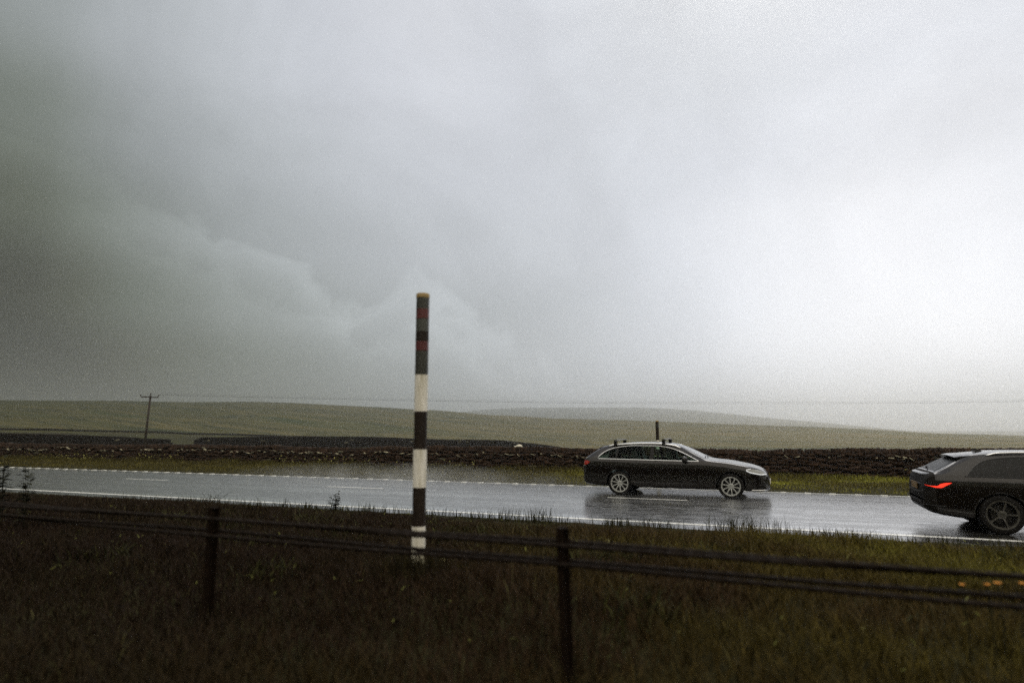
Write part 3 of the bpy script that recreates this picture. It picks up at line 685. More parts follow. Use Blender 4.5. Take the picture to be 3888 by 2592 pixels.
def wheel(parent, c, side, R, spokes, rim_mat, rimr, tw=.23):
    """side -1 faces the camera"""
    w = empty('wheel', c); w.parent = parent
    mb = MB(); hw = tw/2
    mb.lathe([(rimr+.005, -hw+.012), (R-.035, -hw), (R-.01, -hw+.02), (R, -hw+.05), (R, hw-.05), (R-.01, hw-.02), (R-.035, hw), (rimr+.005, hw-.012)], 56, 'y'); mb.build('tyre', M['tyre'], w, True)
    mb = MB(); f = side*(hw-.012)
    mb.lathe([(rimr+.008, f), (rimr+.006, f+side*.006), (rimr-.022, f+side*.002), (rimr-.028, f-side*.03), (rimr-.03, -f)], 56, 'y')
    for k in range(spokes):
        if spokes == 10: a = 2*pi*(k+.5)/spokes+.1; aa = a
        else: a = 2*pi*k/spokes; aa = a
        V = []
        for (r, wd, dd) in ((.055, .020, .022), (.12, .016, .010), (rimr-.02, .021, .004)):
            ca, sa = cos(aa), sin(aa)
            for (q, dy) in ((-wd, -.022), (-wd*.7, 0), (wd*.7, 0), (wd, -.022)):
                V.append((r*ca-q*sa, f-side*dd+side*dy, r*sa+q*ca))
        F = [(i*4+j, i*4+j+1, (i+1)*4+j+1, (i+1)*4+j) for i in range(2) for j in range(3)]
        mb.add(V, F)
    mb.lathe([(.075, f-side*.05), (.072, f-side*.022), (.035, f-side*.016), (.030, f-side*.028), (.001, f-side*.028)], 24, 'y')
    mb.build('rim', rim_mat, w, False)
    mb = MB(); mb.lathe([(.001, side*(hw-.085)), (.16, side*(hw-.085)), (.165, side*(hw-.10))], 32, 'y'); mb.build('brake_disc', M['disc'], w)
    mb = MB(); mb.lathe([(.001, side*(hw-.11)), (rimr-.02, side*(hw-.11))], 32, 'y'); mb.build('wheel_well', M['trim'], w)
    return w
def arches(body, xs, R, half):
    for x in xs:
        for s in (-1, 1):
            mb = MB(); n = 56; y0 = s*.58; y1 = s*1.2
            V = [(x+R*cos(2*pi*k/n), y, .325+R*sin(2*pi*k/n)) for y in (y0, y1) for k in range(n)]
            F = [(k, (k+1)%n, n+(k+1)%n, n+k) for k in range(n)]+[tuple(range(n))[::-1], tuple(range(n, 2*n))]
            c = mesh_obj('cut', V, F, M['trim']); bm = bmesh.new(); bm.from_mesh(c.data); bmesh.ops.recalc_face_normals(bm, faces=bm.faces); bm.to_mesh(c.data); bm.free()
            bool_diff(body, c)
def prism_y(poly):
    n = len(poly); V = [(x, -1.4, z) for x, z in poly]+[(x, 1.4, z) for x, z in poly]
    F = [(k, (k+1)%n, n+(k+1)%n, n+k) for k in range(n)]+[tuple(range(n))[::-1], tuple(range(n, 2*n))]
    c = mesh_obj('cut', V, F, M['trim']); bm = bmesh.new(); bm.from_mesh(c.data); bmesh.ops.recalc_face_normals(bm, faces=bm.faces); bm.to_mesh(c.data); bm.free(); return c
def stations(L):
    a = np.array([.0, .006, .015, .03, .05, .075, .10, .13, .17, .21, .26]); return np.concatenate([a, np.arange(.31, L-.28, .055), L-a[::-1]])
def seam(body, parent, x0, x1, z0, z1, side, bulge=0.):
    mb = MB(); pts = [(x0+(x1-x0)*t+bulge*sin(pi*t), side*(body.Y(x0+(x1-x0)*t+bulge*sin(pi*t), z0+(z1-z0)*t)+.0005), z0+(z1-z0)*t) for t in np.linspace(0, 1, 14)]
    mb.tube(pts, .0035, 5); return mb.build('door_seam', M['trim'], parent)

def estate_far():
    L = 4.93
    root = empty('estate_car', (-5.09, 18.62, .0)); root.scale = (.98, .98, .98)
    tag(root, 'black estate car with roof bars and bright alloys driving in the far lane', 'car', 'estate cars driving right')
    B = Body(L, top=[(0, .66), (.03, .86), (.07, .955), (.15, 1.03), (.33, 1.16), (.50, 1.275), (.58, 1.315), (.75, 1.352), (1.0, 1.39), (1.5, 1.43), (2.0, 1.437), (2.3, 1.42), (2.6, 1.37), (2.8, 1.295), (3.0, 1.20), (3.25, 1.07), (3.42, 1.00), (3.5, .985), (3.9, .945), (4.25, .885), (4.5, .835), (4.68, .78), (4.80, .72), (4.87, .65), (4.91, .55), (4.93, .44)],
             bot=[(0, .42), (.05, .30), (.25, .25), (.6, .23), (1.0, .23), (2, .21), (3.6, .21), (4.2, .20), (4.6, .19), (4.85, .19), (4.93, .24)],
             W=[(0, .66), (.05, .78), (.15, .86), (.4, .915), (.8, .932), (1.6, .937), (3.5, .937), (4.0, .932), (4.3, .905), (4.55, .84), (4.72, .76), (4.85, .62), (4.93, .42)],
             belt=[(0, .985), (.5, .99), (1.5, .975), (3.2, .945), (3.6, .93), (4.3, .86), (4.93, .55)])
    body = B.loft('body', M['paint_a'], None, stations(L))
    arches(body, (1.09, 4.0), .372, .3)
    cav = B.loft('cut', M['interior'], None, np.arange(.75, 3.06, .1), .045)
    # lift the cavity floor
    for v in cav.data.vertices: v.co.z = max(v.co.z, .60)
    bool_diff(body, cav)
    tp = pchip([.47, .52, .62, .81, 1.08, 1.5, 2.05, 2.33, 2.6, 2.88, 3.10, 3.22], [.985, 1.05, 1.14, 1.235, 1.298, 1.335, 1.335, 1.305, 1.235, 1.115, 1.01, .955])
    lo = pchip([.47, 3.22], [.975, .943])
    xs = np.linspace(.80, 2.98, 26); poly = [(x, float(lo(x))+.02) for x in xs]+[(x, float(tp(x))-.02) for x in xs[::-1]]
    bool_diff(body, prism_y(poly))
    body.parent = root
    for s in (-1, 1):
        g = [(.47, .98, 'window'), (.98, 1.03, 'pillar'), (1.03, 1.93, 'window'), (1.93, 2.02, 'pillar'), (2.02, 2.88, 'window'), (2.88, 2.92, 'pillar'), (2.92, 3.19, 'window')]
        for a, b, nm in g:
            B.side_panel(nm, M['glass'] if nm == 'window' else M['trim'], root, a, b, lo, tp, .004 if nm == 'window' else .007, s, 20, 8)
        mb = MB(); pts = [(x, s*(B.Y(x, float(tp(x)))+.008), float(tp(x))) for x in np.linspace(.47, 3.21, 50)]
        mb.tube(pts, .010, 6); pts = [(x, s*(B.Y(x, float(lo(x)))+.010), float(lo(x))) for x in np.linspace(.47, 3.22, 40)]; mb.tube(pts, .0125, 6); mb.build('window_trim', M['chrome'], root, True)
        # silver roof rail
        mb = MB(); pts = [(x, s*(B.roofw-.005), B.Z(x, B.roofw-.005)+.03*min(1, (x-.72)*7, (2.72-x)*7)) for x in np.linspace(.72, 2.72, 40)]
        mb.tube(pts, .021, 8); mb.build('roof_rail', M['chrome'], root, True)
        # doors
        for (a, b, nm) in ((1.42, 1.97, 'rear_door'), (1.985, 3.02, 'front_door')):
            d = B.side_panel('door', M['paint_a'], root, a if nm == 'front_door' else 1.40, b, pchip([a, b], [.29, .29]), pchip([.4, 3.3], [.955, .915]), .003, s, 24, 12)
            h = MB(); hx = b-.75 if nm == 'front_door' else 1.46; h.tube([(hx+.08*t, s*(B.Y(hx+.08*t, .84)+.012+.016*sin(pi*t/2)), .84) for t in (0, .5, 1, 1.5, 2)], .012, 6); h.build('door_handle', M['paint_a'], d, True)
        seam(B, root, 1.39, 1.60, .52, .95, s, -.04)
        # mirror
        mb = MB(); c = Vector((2.86, s*(B.Y(2.86, .96)+.12), 1.0))
        mb.lathe([(.001, -.10), (.05, -.09), (.075, -.03), (.078, .04), (.05, .09), (.001, .10)], 14, 'y', (c.x, c.y, c.z)); mb.tube([(2.88, s*B.Y(2.88, .95), .95), (c.x, c.y-s*.05, c.z-.04)], .022, 6)
        mb.build('wing_mirror', M['paint_a'], root, True)
        # head lamp: lens with bright outline
        hl = pchip([4.38, 4.47, 4.6, 4.78, 4.86], [.730, .685, .652, .625, .63]); hh = pchip([4.38, 4.47, 4.6, 4.78, 4.86], [.745, .765, .758, .715, .67])
        lens = B.side_panel('headlight', M['lamp_white'], root, 4.38, 4.86, hl, hh, .004, s, 20, 8)
        mb = MB(); mb.tube([(x, s*(B.Y(x, float(hl(x)))+.006), float(hl(x))) for x in np.linspace(4.39, 4.86, 24)], .013, 6)
        mb.tube([(x, s*(B.Y(x, float(hh(x)))+.004), float(hh(x))) for x in np.linspace(4.39, 4.5, 8)], .008, 6); mb.build('running_light', M['lamp_rim'], lens, True)
        # tail lamp
        t0 = B.side_panel('taillight', M['red_lens'], root, .045, .24, pchip([.04, .12, .24], [.80, .80, .865]), pchip([.04, .12, .24], [.90, .925, .90]), .006, s, 12, 6)
        mb = MB(); mb.tube([(x, s*(B.Y(x, .775)+.003), .775) for x in np.linspace(.05, .12, 6)], .008, 5); mb.build('reversing_light', M['lamp_white'], t0, True)
        # bumper intake
        B.side_panel('air_intake', M['trim'], root, 4.62, 4.84, pchip([4.6, 4.9], [.27, .27]), pchip([4.6, 4.9], [.38, .40]), .004, s, 8, 5)
        mb = MB(); mb.tube([(x, s*(B.Y(x, .245)+.012), .235) for x in np.linspace(4.5, 4.88, 12)], .012, 6); mb.build('splitter', M['chrome'], root, True)
        mb = MB(); mb.tube([(x, s*(B.Y(x, .27)-.004), .26) for x in np.linspace(1.5, 3.6, 20)], .016, 6); mb.build('sill', M['trim'], root, True)
    # grille and number plate at the nose
    mb = MB(); n = 12
    for i in range(5): mb.box((4.912-.008*abs(i-2), 0, .36+i*.035), (.05, .70-.03*abs(i-2), .010))
    mb.box((4.90, 0, .43), (.03, .74, .20)); mb.build('grille', M['grille'], root)
    mb = MB(); mb.box((4.945, 0, .42), (.012, .52, .11)); mb.build('number_plate', M['white_band'], root)
    mb = MB(); mb.box((-.006, 0, .80), (.012, .52, .11)); mb.build('number_plate', M['plate'], root)
    ws = B.top_panel('windscreen', M['dark_glass'], root, 2.66, 3.38, pchip([2.66, 3.38], [.56, .70]), .004)
    mb = MB(); mb.tube([(3.36, -.5, B.Z(3.36, .5)+.02), (3.30, .05, B.Z(3.30, .0)+.02)], .008, 5); mb.tube([(3.38, .05, B.Z(3.38, 0)+.02), (3.30, .55, B.Z(3.30, .55)+.02)], .008, 5); mb.build('wiper', M['trim'], ws)
    B.top_panel('rear_window', M['dark_glass'], root, .14, .50, pchip([.14, .5], [.62, .52]), .004)
    mb = MB(); prof = [(.60, 1.322), (.47, 1.300), (.44, 1.282), (.48, 1.27), (.60, 1.285)]
    V = [(x, y, z-abs(y)**3*.16) for y in np.linspace(-.58, .58, 13) for x, z in prof]; F = [(i*5+k, (i+1)*5+k, (i+1)*5+(k+1)%5, i*5+(k+1)%5) for i in range(12) for k in range(5)]+[(0, 1, 2, 3, 4), (60, 64, 63, 62, 61)]
    mb.add(V, F); mb.build('spoiler', M['trim'], root)
    # roof bars with feet
    for bx in (.93, 2.27):
        mb = MB(); z0 = B.Z(bx, .58)
        rb = empty('roof_bar'); rb.parent = root
        for s in (-1, 1): mb = MB(); mb.box((bx, s*.605, z0+.060), (.085, .07, .11)); mb.box((bx+.012, s*.59, z0+.118), (.115, .10, .018)); mb.build('bar_foot', M['trim'], rb)
        mb = MB(); V = []
        for y in (-.62, .62):
            for a, b in ((-.05, 0), (-.03, .014), (.03, .014), (.05, 0), (.03, -.010), (-.03, -.010)): V.append((bx+a, y, z0+.145+b))
        mb.add(V, [(k, (k+1)%6, 6+(k+1)%6, 6+k) for k in range(6)]+[(0, 1, 2, 3, 4, 5)[::-1], (6, 7, 8, 9, 10, 11)]); mb.build('crossbar', M['alloy_dark'], rb)
    # seats seen through the glass
    for (sx, sy) in ((2.45, -.36), (2.45, .36), (1.50, -.36), (1.50, .36)):
        mb = MB(); mb.box((sx, sy, .90), (.13, .46, .58), Matrix.Rotation(radians(-14), 3, 'Y')); mb.box((sx-.09, sy, 1.235), (.09, .27, .17), Matrix.Rotation(radians(-10), 3, 'Y')); mb.box((sx+.2, sy, .66), (.5, .48, .14)); mb.build('seat', M['interior'], root)
    for x in (1.09, 4.0):
        for s in (-1, 1): wheel(root, (x, s*.815, .325), s, .325, 10, M['alloy'], .238)
    return root
estate_far()

def estate_near():
    L = 4.94
    root = empty('estate_car', (2.315, 14.27, 0.)); root.scale = (1.0, .97, .95); tag(root, 'black estate car with a lit red tail light in the near lane', 'car', 'estate cars driving right')
    B = Body(L, top=[(0, .68), (.02, .86), (.06, .98), (.14, 1.04), (.22, 1.075), (.5, 1.24), (.66, 1.335), (.74, 1.372), (.95, 1.405), (1.5, 1.445), (2.0, 1.45), (2.4, 1.435), (2.7, 1.37), (3.0, 1.22), (3.3, 1.06), (3.46, .99), (3.9, .95), (4.3, .89), (4.6, .80), (4.8, .68), (4.90, .56), (4.94, .46)],
             bot=[(0, .45), (.04, .37), (.15, .31), (.4, .26), (.8, .22), (1.2, .19), (3.6, .18), (4.6, .2), (4.94, .25)],
             W=[(0, .70), (.04, .80), (.12, .875), (.3, .92), (.8, .94), (1.6, .943), (3.5, .943), (4.0, .935), (4.4, .89), (4.7, .78), (4.86, .62), (4.94, .42)],
             belt=[(0, 1.0), (.6, 1.0), (1.5, .985), (3.2, .95), (3.7, .92), (4.3, .86), (4.94, .55)], roofw=.59)
    body = B.loft('body', M['paint_b'], None, stations(L))
    arches(body, (1.08, 4.0), .385, .3)
    body.parent = root
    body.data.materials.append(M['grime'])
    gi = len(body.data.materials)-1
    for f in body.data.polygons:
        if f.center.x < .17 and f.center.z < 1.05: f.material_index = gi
    tp = pchip([.66, .78, 1.0, 1.5, 2.1, 2.6, 3.0, 3.2], [1.02, 1.16, 1.28, 1.335, 1.335, 1.24, 1.08, .97]); lo = pchip([.66, 3.2], [.995, .955])
    for s in (-1, 1):
        for a, b, nm in ((.66, 1.22, 'window'), (1.22, 1.27, 'pillar'), (1.27, 2.05, 'window'), (2.05, 2.13, 'pillar'), (2.13, 3.18, 'window')):
            B.side_panel(nm, M['side_dark_glass'] if nm == 'window' else M['trim'], root, a, b, lo, tp, .004 if nm == 'window' else .007, s, 20, 8)
        mb = MB(); mb.tube([(x, s*(B.Y(x, float(lo(x)))+.006), float(lo(x))) for x in np.linspace(.6, 3.22, 40)], .008, 6); mb.tube([(x, s*(B.Y(x, float(tp(x)))+.006), float(tp(x))) for x in np.linspace(.66, 3.19, 50)], .006, 6); mb.build('window_trim', M['grille'], root, True)
        mb = MB(); mb.tube([(x, s*(B.Y(x, .905-.008*x)+.002), .905-.008*x) for x in np.linspace(.28, 4.4, 50)], .006, 6); mb.build('shoulder_crease', M['paint_b'], root, True)
        mb = MB(); mb.tube([(x, s*(B.roofw-.01), B.Z(x, B.roofw-.01)+.035*min(1, (x-1.0)*7, (2.75-x)*7)) for x in np.linspace(1.0, 2.75, 40)], .015, 8); mb.build('roof_rail', M['chrome'], root, True)
        for a, b in ((1.40, 2.08), (2.095, 3.05)):
            d = B.side_panel('door', M['paint_b'], root, a, b, pchip([a, b], [.30, .30]), pchip([.4, 3.3], [.965, .925]), .003, s, 24, 12)
            h = MB(); h.tube([(a+.12+.08*t, s*(B.Y(a+.12+.08*t, .86)+.012+.016*sin(pi*t/2)), .86) for t in (0, .5, 1, 1.5, 2)], .012, 6); h.build('door_handle', M['paint_b'], d, True)
        # tail lamp: thin strip widening into a hooked block on the flank
        t1 = B.side_panel('taillight', M['red_lit'], root, .028, .40, pchip([.028, .10, .18, .24, .30, .40], [.818, .800, .782, .782, .815, .873]), pchip([.028, .10, .18, .24, .30, .40], [.823, .811, .810, .850, .868, .877]), .006, s, 26, 6)
        t2 = B.side_panel('lamp_housing', M['trim'], t1, .02, .30, pchip([.02, .3], [.735, .755]), pchip([.02, .3], [.86, .885]), .003, s, 16, 6)
        hl = pchip([4.36, 4.86], [.68, .62]); hh = pchip([4.36, 4.86], [.75, .67]); B.side_panel('headlight', M['lamp_white'], root, 4.36, 4.86, hl, hh, .004, s, 20, 8)
        mb = MB(); c = Vector((2.92, s*(B.Y(2.92, .97)+.12), 1.02)); mb.lathe([(.001, -.10), (.05, -.09), (.078, 0), (.05, .09), (.001, .10)], 14, 'y', tuple(c)); mb.tube([(2.94, s*B.Y(2.94, .96), .96), (c.x, c.y-s*.05, c.z-.04)], .022, 6); mb.build('wing_mirror', M['paint_b'], root, True)
        # rear fog reflector and lower bumper lip on the corner
        mb = MB(); mb.tube([(x, s*(B.Y(x, .47)+.004), .47-.05*x) for x in np.linspace(.02, .30, 12)], .009, 5); mb.build('bumper_trim', M['grille'], root, True)
    # tail gate: plate recess, bumper ledge, rear face
    def rear_strip(name, z, hw, dz, out, mat, par=root):
        V = []; F = []; n = 22
        for i in range(n+1):
            y = -hw+2*hw*i/n; xr = .0+.11*(abs(y)/.8)**4-out
            for dx, d_ in ((.06, dz), (0, dz*.4), (-.004, 0), (0, -dz*.4), (.06, -dz)): V.append((xr+dx, y, z+d_))
        for i in range(n):
            for k in range(4): F.append((i*5+k, i*5+k+1, (i+1)*5+k+1, (i+1)*5+k))
        return mesh_obj(name, V, F, mat, par, True)
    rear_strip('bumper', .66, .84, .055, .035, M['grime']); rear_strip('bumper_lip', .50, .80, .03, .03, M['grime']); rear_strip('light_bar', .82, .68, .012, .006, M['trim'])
    rear_strip('tailgate_lip', 1.0, .66, .03, -.03, M['paint_b'])
    rear_strip('diffuser', .40, .70, .03, -.0, M['trim'])
    mb = MB(); mb.box((-.014, 0, .775), (.014, .52, .12)); mb.build('number_plate', M['plate'], root)
    rw = B.top_panel('rear_window', M['rear_glass'], root, .20, .66, pchip([.2, .66], [.66, .54]), .005)
    mb = MB(); mb.tube([(.20, .02, B.Z(.20, 0)+.03), (.26, .35, B.Z(.26, .35)+.025)], .012, 5); mb.build('wiper', M['trim'], rw, True)
    B.top_panel('windscreen', M['dark_glass'], root, 2.75, 3.42, pchip([2.75, 3.42], [.56, .70]), .004)
    mb = MB(); prof = [(.80, 1.388), (.60, 1.372), (.50, 1.350), (.52, 1.335), (.80, 1.34)]
    V = [(x+abs(y)**3*.2, y, z-abs(y)**3*.18) for y in np.linspace(-.57, .57, 13) for x, z in prof]; F = [(i*5+k, (i+1)*5+k, (i+1)*5+(k+1)%5, i*5+(k+1)%5) for i in range(12) for k in range(5)]+[(0, 1, 2, 3, 4), (60, 64, 63, 62, 61)]
    mb.add(V, F); mb.build('spoiler', M['paint_b'], root, False)
    mb = MB(); zf_ = B.Z(1.0, 0); mb.add([(.93, -.02, zf_), (.93, .02, zf_), (1.12, .02, zf_), (1.12, -.02, zf_), (.95, 0, zf_+.06), (.99, 0, zf_+.055)], [(0,1,4),(0,4,5,3),(1,2,5,4),(2,3,5)]); mb.build('aerial_fin', M['trim'], root)
    for x in (1.08, 4.0):
        for s in (-1, 1): wheel(root, (x, s*.815, .345), s, .345, 5, M['alloy_dark'], .245, .24).scale = (.95, 1, 1)
    return root
estate_near()

# ------------------------------------------------------------------ weeds and flowers
def leafy(name, loc, n, h, spread, label, wl=.03, cat='plant', droop=.25, mat='leaf', grp=None):
    root = empty(name, loc); tag(root, label, cat, grp)
    st = MB(); lf = MB()
    for i in range(n):
        a = rng.uniform(0, 2*pi); l = rng.uniform(.5, 1)*h; sp = rng.uniform(.1, 1)*spread
        tip = Vector((cos(a)*sp, sin(a)*sp, l)); mid = tip*.5+Vector((0, 0, l*.12)); st.tube([(0, 0, -.03), mid, tip], [.004, .003, .002], 5)
        for t in np.linspace(.25, 1, max(3, int(l/.045))):
            p = (mid*(t*2) if t < .5 else mid.lerp(tip, t*2-1)); b = rng.uniform(0, 2*pi); ll = wl*2.6*rng.uniform(.6, 1.2)*(1.1-t*.4)
            d = Vector((cos(b), sin(b), rng.uniform(-droop, .7))).normalized(); sd = d.cross(Vector((0, 0, 1))).normalized()*wl*.5
            lf.add([p, p+d*ll*.5+sd, p+d*ll+Vector((0, 0, -ll*.15)), p+d*ll*.5-sd], [(0, 1, 2), (0, 2, 3)])
    st.build('stem', M['stem'], root); lf.build('leaves', M[mat], root)
    return root
def gz(u, v): return (u, v, float(terrain_z(np.array(u), np.array(v))))
leafy('leafy_weed', gz(-8.15, 10.9), 12, .42, .20, 'bushy dark weed breaking the near edge line left of the snow pole', .05, grp='weeds along the verge')
leafy('leafy_weed', gz(-9.7, 11.3), 3, .36, .08, 'thin upright weed stem left of the bushy weed', .02, grp='weeds along the verge')
leafy('leafy_weed', gz(-8.42, 5.0), 7, .82, .16, 'out of focus dark weed clump rising over the road at the far left', .05, grp='weeds along the verge')
leafy('leafy_weed', gz(-7.98, 5.0), 6, .72, .12, 'smaller dark weed just right of the clump at the far left', .05, grp='weeds along the verge')
leafy('leafy_weed', gz(-10.3, 9.9), 9, .35, .42, 'sprawling weed with yellow flecks above the left fence post', .03, grp='weeds along the verge')
leafy('leafy_weed', gz(-2.12, 11.2), 4, .42, .14, 'sparse seeding weed between the two cars at the road edge', .03, grp='weeds along the verge')
leafy('leafy_weed', gz(-.75, 11.4), 8, .40, .32, 'tallest seeding weed in front of the bright wet road', .028, grp='weeds along the verge')
leafy('leafy_weed', gz(3.9, 11.0), 14, .40, .5, 'leafy weed clump at the road edge below the near car wheel', .04, grp='weeds along the verge')
def flower(loc, hgt, r, label):
    root = empty('orange_flower', loc); tag(root, label, 'flower', 'orange flowers in the verge')
    mb = MB(); mb.tube([(0, 0, -.05), (.01, 0, hgt*.5), (0, 0, hgt)], .003, 5); mb.build('stem', M['stem'], root)
    mb = MB()
    for ringi, (n, k) in enumerate(((9, 1.), (7, .65))):
        for i in range(n):
            a = 2*pi*i/n+ringi*.3; d = Vector((cos(a), sin(a), .9+.7*ringi)).normalized(); sd = Vector((-sin(a), cos(a), 0))*r*.33; p = Vector((0, 0, hgt))
            mb.add([p, p+d*r*k*.6+sd*k, p+d*r*k, p+d*r*k*.6-sd*k], [(0, 1, 2), (0, 2, 3)])
    mb.build('petals', M['orange'], root); return root
def cam_pt(px, py, v):     # helper used once to place these few blooms at their distance from the fence
    f = FPX; th = radians(YAW); ph = radians(PITCH); a = (px-1176)/f; b = (784-py)/f
    fx = (-sin(th)*cos(ph), cos(th)*cos(ph), sin(ph)); up = (sin(th)*sin(ph), -cos(th)*sin(ph), cos(ph)); rt = (cos(th), sin(th), 0)
    d = [fx[i]+rt[i]*a+up[i]*b for i in range(3)]; t = v/d[1]; return (d[0]*t, v, EYE+d[2]*t)
for (px, py, v, r, lab) in ((2210, 1346, 3.9, .020, 'single orange flower, leftmost between the upper and lower ropes'), (2268, 1346, 3.9, .020, 'orange flower touching a larger yellow one between the ropes'),
                            (2292, 1344, 3.95, .026, 'larger yellow orange flower beside a darker one between the ropes'), (2349, 1344, 3.9, .022, 'orange flower cut by the right edge of the view'), (2341, 1378, 3.7, .026, 'low orange flower seen between the two lower ropes')):
    x, y, z = cam_pt(px, py, v); g_ = float(terrain_z(np.array(x), np.array(y))); flower((x, y, g_), max(.04, z-g_), r, lab)
def seed_head(px, py, v, r, lab):
    x, y, z = cam_pt(px, py, v); g_ = float(terrain_z(np.array(x), np.array(y))); h_ = max(.05, z-g_); root = empty('seed_head', (x, y, g_)); tag(root, lab, 'seed head', 'pale seed heads in the verge')
    mb = MB(); mb.tube([(0, 0, -.05), (.01, 0, h_*.5), (0, 0, h_)], .0025, 5); mb.build('stem', M['stem'], root); mb = MB()
    for i in range(90):
        d = Vector(rng.normal(0, 1, 3)).normalized(); mb.tube([Vector((0, 0, h_))+d*r*.75, Vector((0, 0, h_))+d*r], [.0004, .0022], 4, False)
    mb.build('fluff', M['seed'], root)
seed_head(1016, 1306, 5.0, .030, 'round pale seed head right of the foot of the tall snow pole')
seed_head(1395, 1242, 6.5, .022, 'small pale seed head just above the upper ropes right of the fence post')
seed_head(1847, 1277, 6.0, .016, 'tiny pale seed head above the ropes below the near car gap')

# ------------------------------------------------------------------ spray thrown up behind the cars
def spray(loc, size, dens, label):
    bm = bmesh.new(); bmesh.ops.create_icosphere(bm, subdivisions=4, radius=1)
    for v in bm.verts:
        k = 1+.12*sin(v.co.x*9+1)+.08*sin(v.co.y*7+v.co.x*4); v.co = Vector((v.co.x*size[0], v.co.y*size[1]*k, max(v.co.z, -.12)*size[2]*k))
    me = bpy.data.meshes.new('road_spray'); bm.to_mesh(me); bm.free(); o = bpy.data.objects.new('road_spray', me); COL.objects.link(o); o.location = loc
    m = bpy.data.materials.new('spray_mist'); m.use_nodes = True; nt = m.node_tree; nt.nodes.clear(); out = nt.nodes.new('ShaderNodeOutputMaterial'); pv = nt.nodes.new('ShaderNodeVolumePrincipled')
    tc = N(nt, 'ShaderNodeTexCoord'); mp = N(nt, 'ShaderNodeMapping'); mp.inputs['Scale'].default_value = (1/size[0], 1/size[1], 1/size[2]); nt.links.new(tc.outputs['Object'], mp.inputs[0])
    ln = N(nt, 'ShaderNodeVectorMath', operation='LENGTH'); nt.links.new(mp.outputs[0], ln.inputs[0])
    no = N(nt, 'ShaderNodeTexNoise', Scale=1.1, Detail=3.); nt.links.new(tc.outputs['Object'], no.inputs['Vector'])
    fr = N(nt, 'ShaderNodeMapRange'); fr.inputs[1].default_value = 1.; fr.inputs[2].default_value = .1; nt.links.new(ln.outputs['Value'], fr.inputs[0])
    nr = N(nt, 'ShaderNodeMapRange'); nr.inputs[1].default_value = .32; nr.inputs[2].default_value = .68; nt.links.new(no.outputs[0], nr.inputs[0])
    m1 = N(nt, 'ShaderNodeMath', operation='MULTIPLY'); nt.links.new(fr.outputs[0], m1.inputs[0]); nt.links.new(nr.outputs[0], m1.inputs[1])
    m2 = N(nt, 'ShaderNodeMath', operation='MULTIPLY'); nt.links.new(m1.outputs[0], m2.inputs[0]); m2.inputs[1].default_value = dens
    nt.links.new(m2.outputs[0], pv.inputs['Density']); pv.inputs['Color'].default_value = (.93, .94, .94, 1); pv.inputs['Anisotropy'].default_value = .5
    nt.links.new(pv.outputs[0], out.inputs['Volume']); me.materials.append(m)
    return tag(o, label, 'spray', kind='stuff')
spray((-11.6, 18.9, .10), (7.6, 1.7, .62), .33, 'fine water spray trailing low behind the black estate car in the far lane')
spray((-1.6, 14.6, .10), (4.0, 1.3, .35), .10, 'thin water spray over the wet lane behind the near car')

# ------------------------------------------------------------------ haze
mb = MB(); mb.box((0, 0, 40), (12400, 12400, 350))
hz = mb.build('haze', None); m = bpy.data.materials.new('damp_air'); m.use_nodes = True; nt = m.node_tree; nt.nodes.clear()
out = nt.nodes.new('ShaderNodeOutputMaterial'); pv = nt.nodes.new('ShaderNodeVolumePrincipled'); pv.inputs['Density'].default_value = .00046
pv.inputs['Color'].default_value = (.985, .99, .975, 1); pv.inputs['Anisotropy'].default_value = .87
nt.links.new(pv.outputs[0], out.inputs['Volume']); hz.data.materials.append(m); tag(hz, 'damp grey air over the moor', kind='stuff')

# ------------------------------------------------------------------ sky and sun
SUN_EL = radians(47); SUN_AZ = radians(4)    # azimuth from +Y towards +X
w = bpy.data.worlds.new('World'); sc.world = w; w.use_nodes = True; nt = w.node_tree; nt.nodes.clear()
out = nt.nodes.new('ShaderNodeOutputWorld')
sky = nt.nodes.new('ShaderNodeTexSky'); sky.sky_type = 'NISHITA'; sky.sun_disc = False; sky.sun_elevation = SUN_EL; sky.sun_rotation = SUN_AZ; sky.air_density = 1.5; sky.dust_density = 4
bg1 = nt.nodes.new('ShaderNodeBackground'); bg1.inputs[1].default_value = .06; nt.links.new(sky.outputs[0], bg1.inputs[0])
tc = N(nt, 'ShaderNodeTexCoord'); rotn = N(nt, 'ShaderNodeMapping', vector_type='TEXTURE'); rotn.inputs['Rotation'].default_value = (0, 0, radians(YAW)); nt.links.new(tc.outputs['Generated'], rotn.inputs[0])
# cloud layers: slow noise bends the direction the cloud brightness is looked up in
nz = N(nt, 'ShaderNodeTexNoise', Scale=2.6, Detail=6., Roughness=.55); nt.links.new(rotn.outputs[0], nz.inputs['Vector'])
sub = N(nt, 'ShaderNodeVectorMath', operation='SUBTRACT'); sub.inputs[1].default_value = (.5, .5, .5); nt.links.new(nz.outputs['Color'], sub.inputs[0])
sc_ = N(nt, 'ShaderNodeVectorMath', operation='SCALE'); sc_.inputs['Scale'].default_value = .07; nt.links.new(sub.outputs[0], sc_.inputs[0])
av = N(nt, 'ShaderNodeVectorMath', operation='ADD'); nt.links.new(rotn.outputs[0], av.inputs[0]); nt.links.new(sc_.outputs[0], av.inputs[1])
sx = N(nt, 'ShaderNodeSeparateXYZ'); nt.links.new(av.outputs[0], sx.inputs[0])
def math_(op, a, b=None, c=None, clamp=False):
    n = N(nt, 'ShaderNodeMath', operation=op); n.use_clamp = clamp
    for i, q in enumerate((a, b, c)):
        if q is None: continue
        if isinstance(q, (int, float)): n.inputs[i].default_value = q
        else: nt.links.new(q, n.inputs[i])
    return n.outputs[0]
az = math_('ARCTAN2', sx.outputs[0], sx.outputs[1]); el = math_('ARCSINE', math_('MULTIPLY', sx.outputs[2], .985))
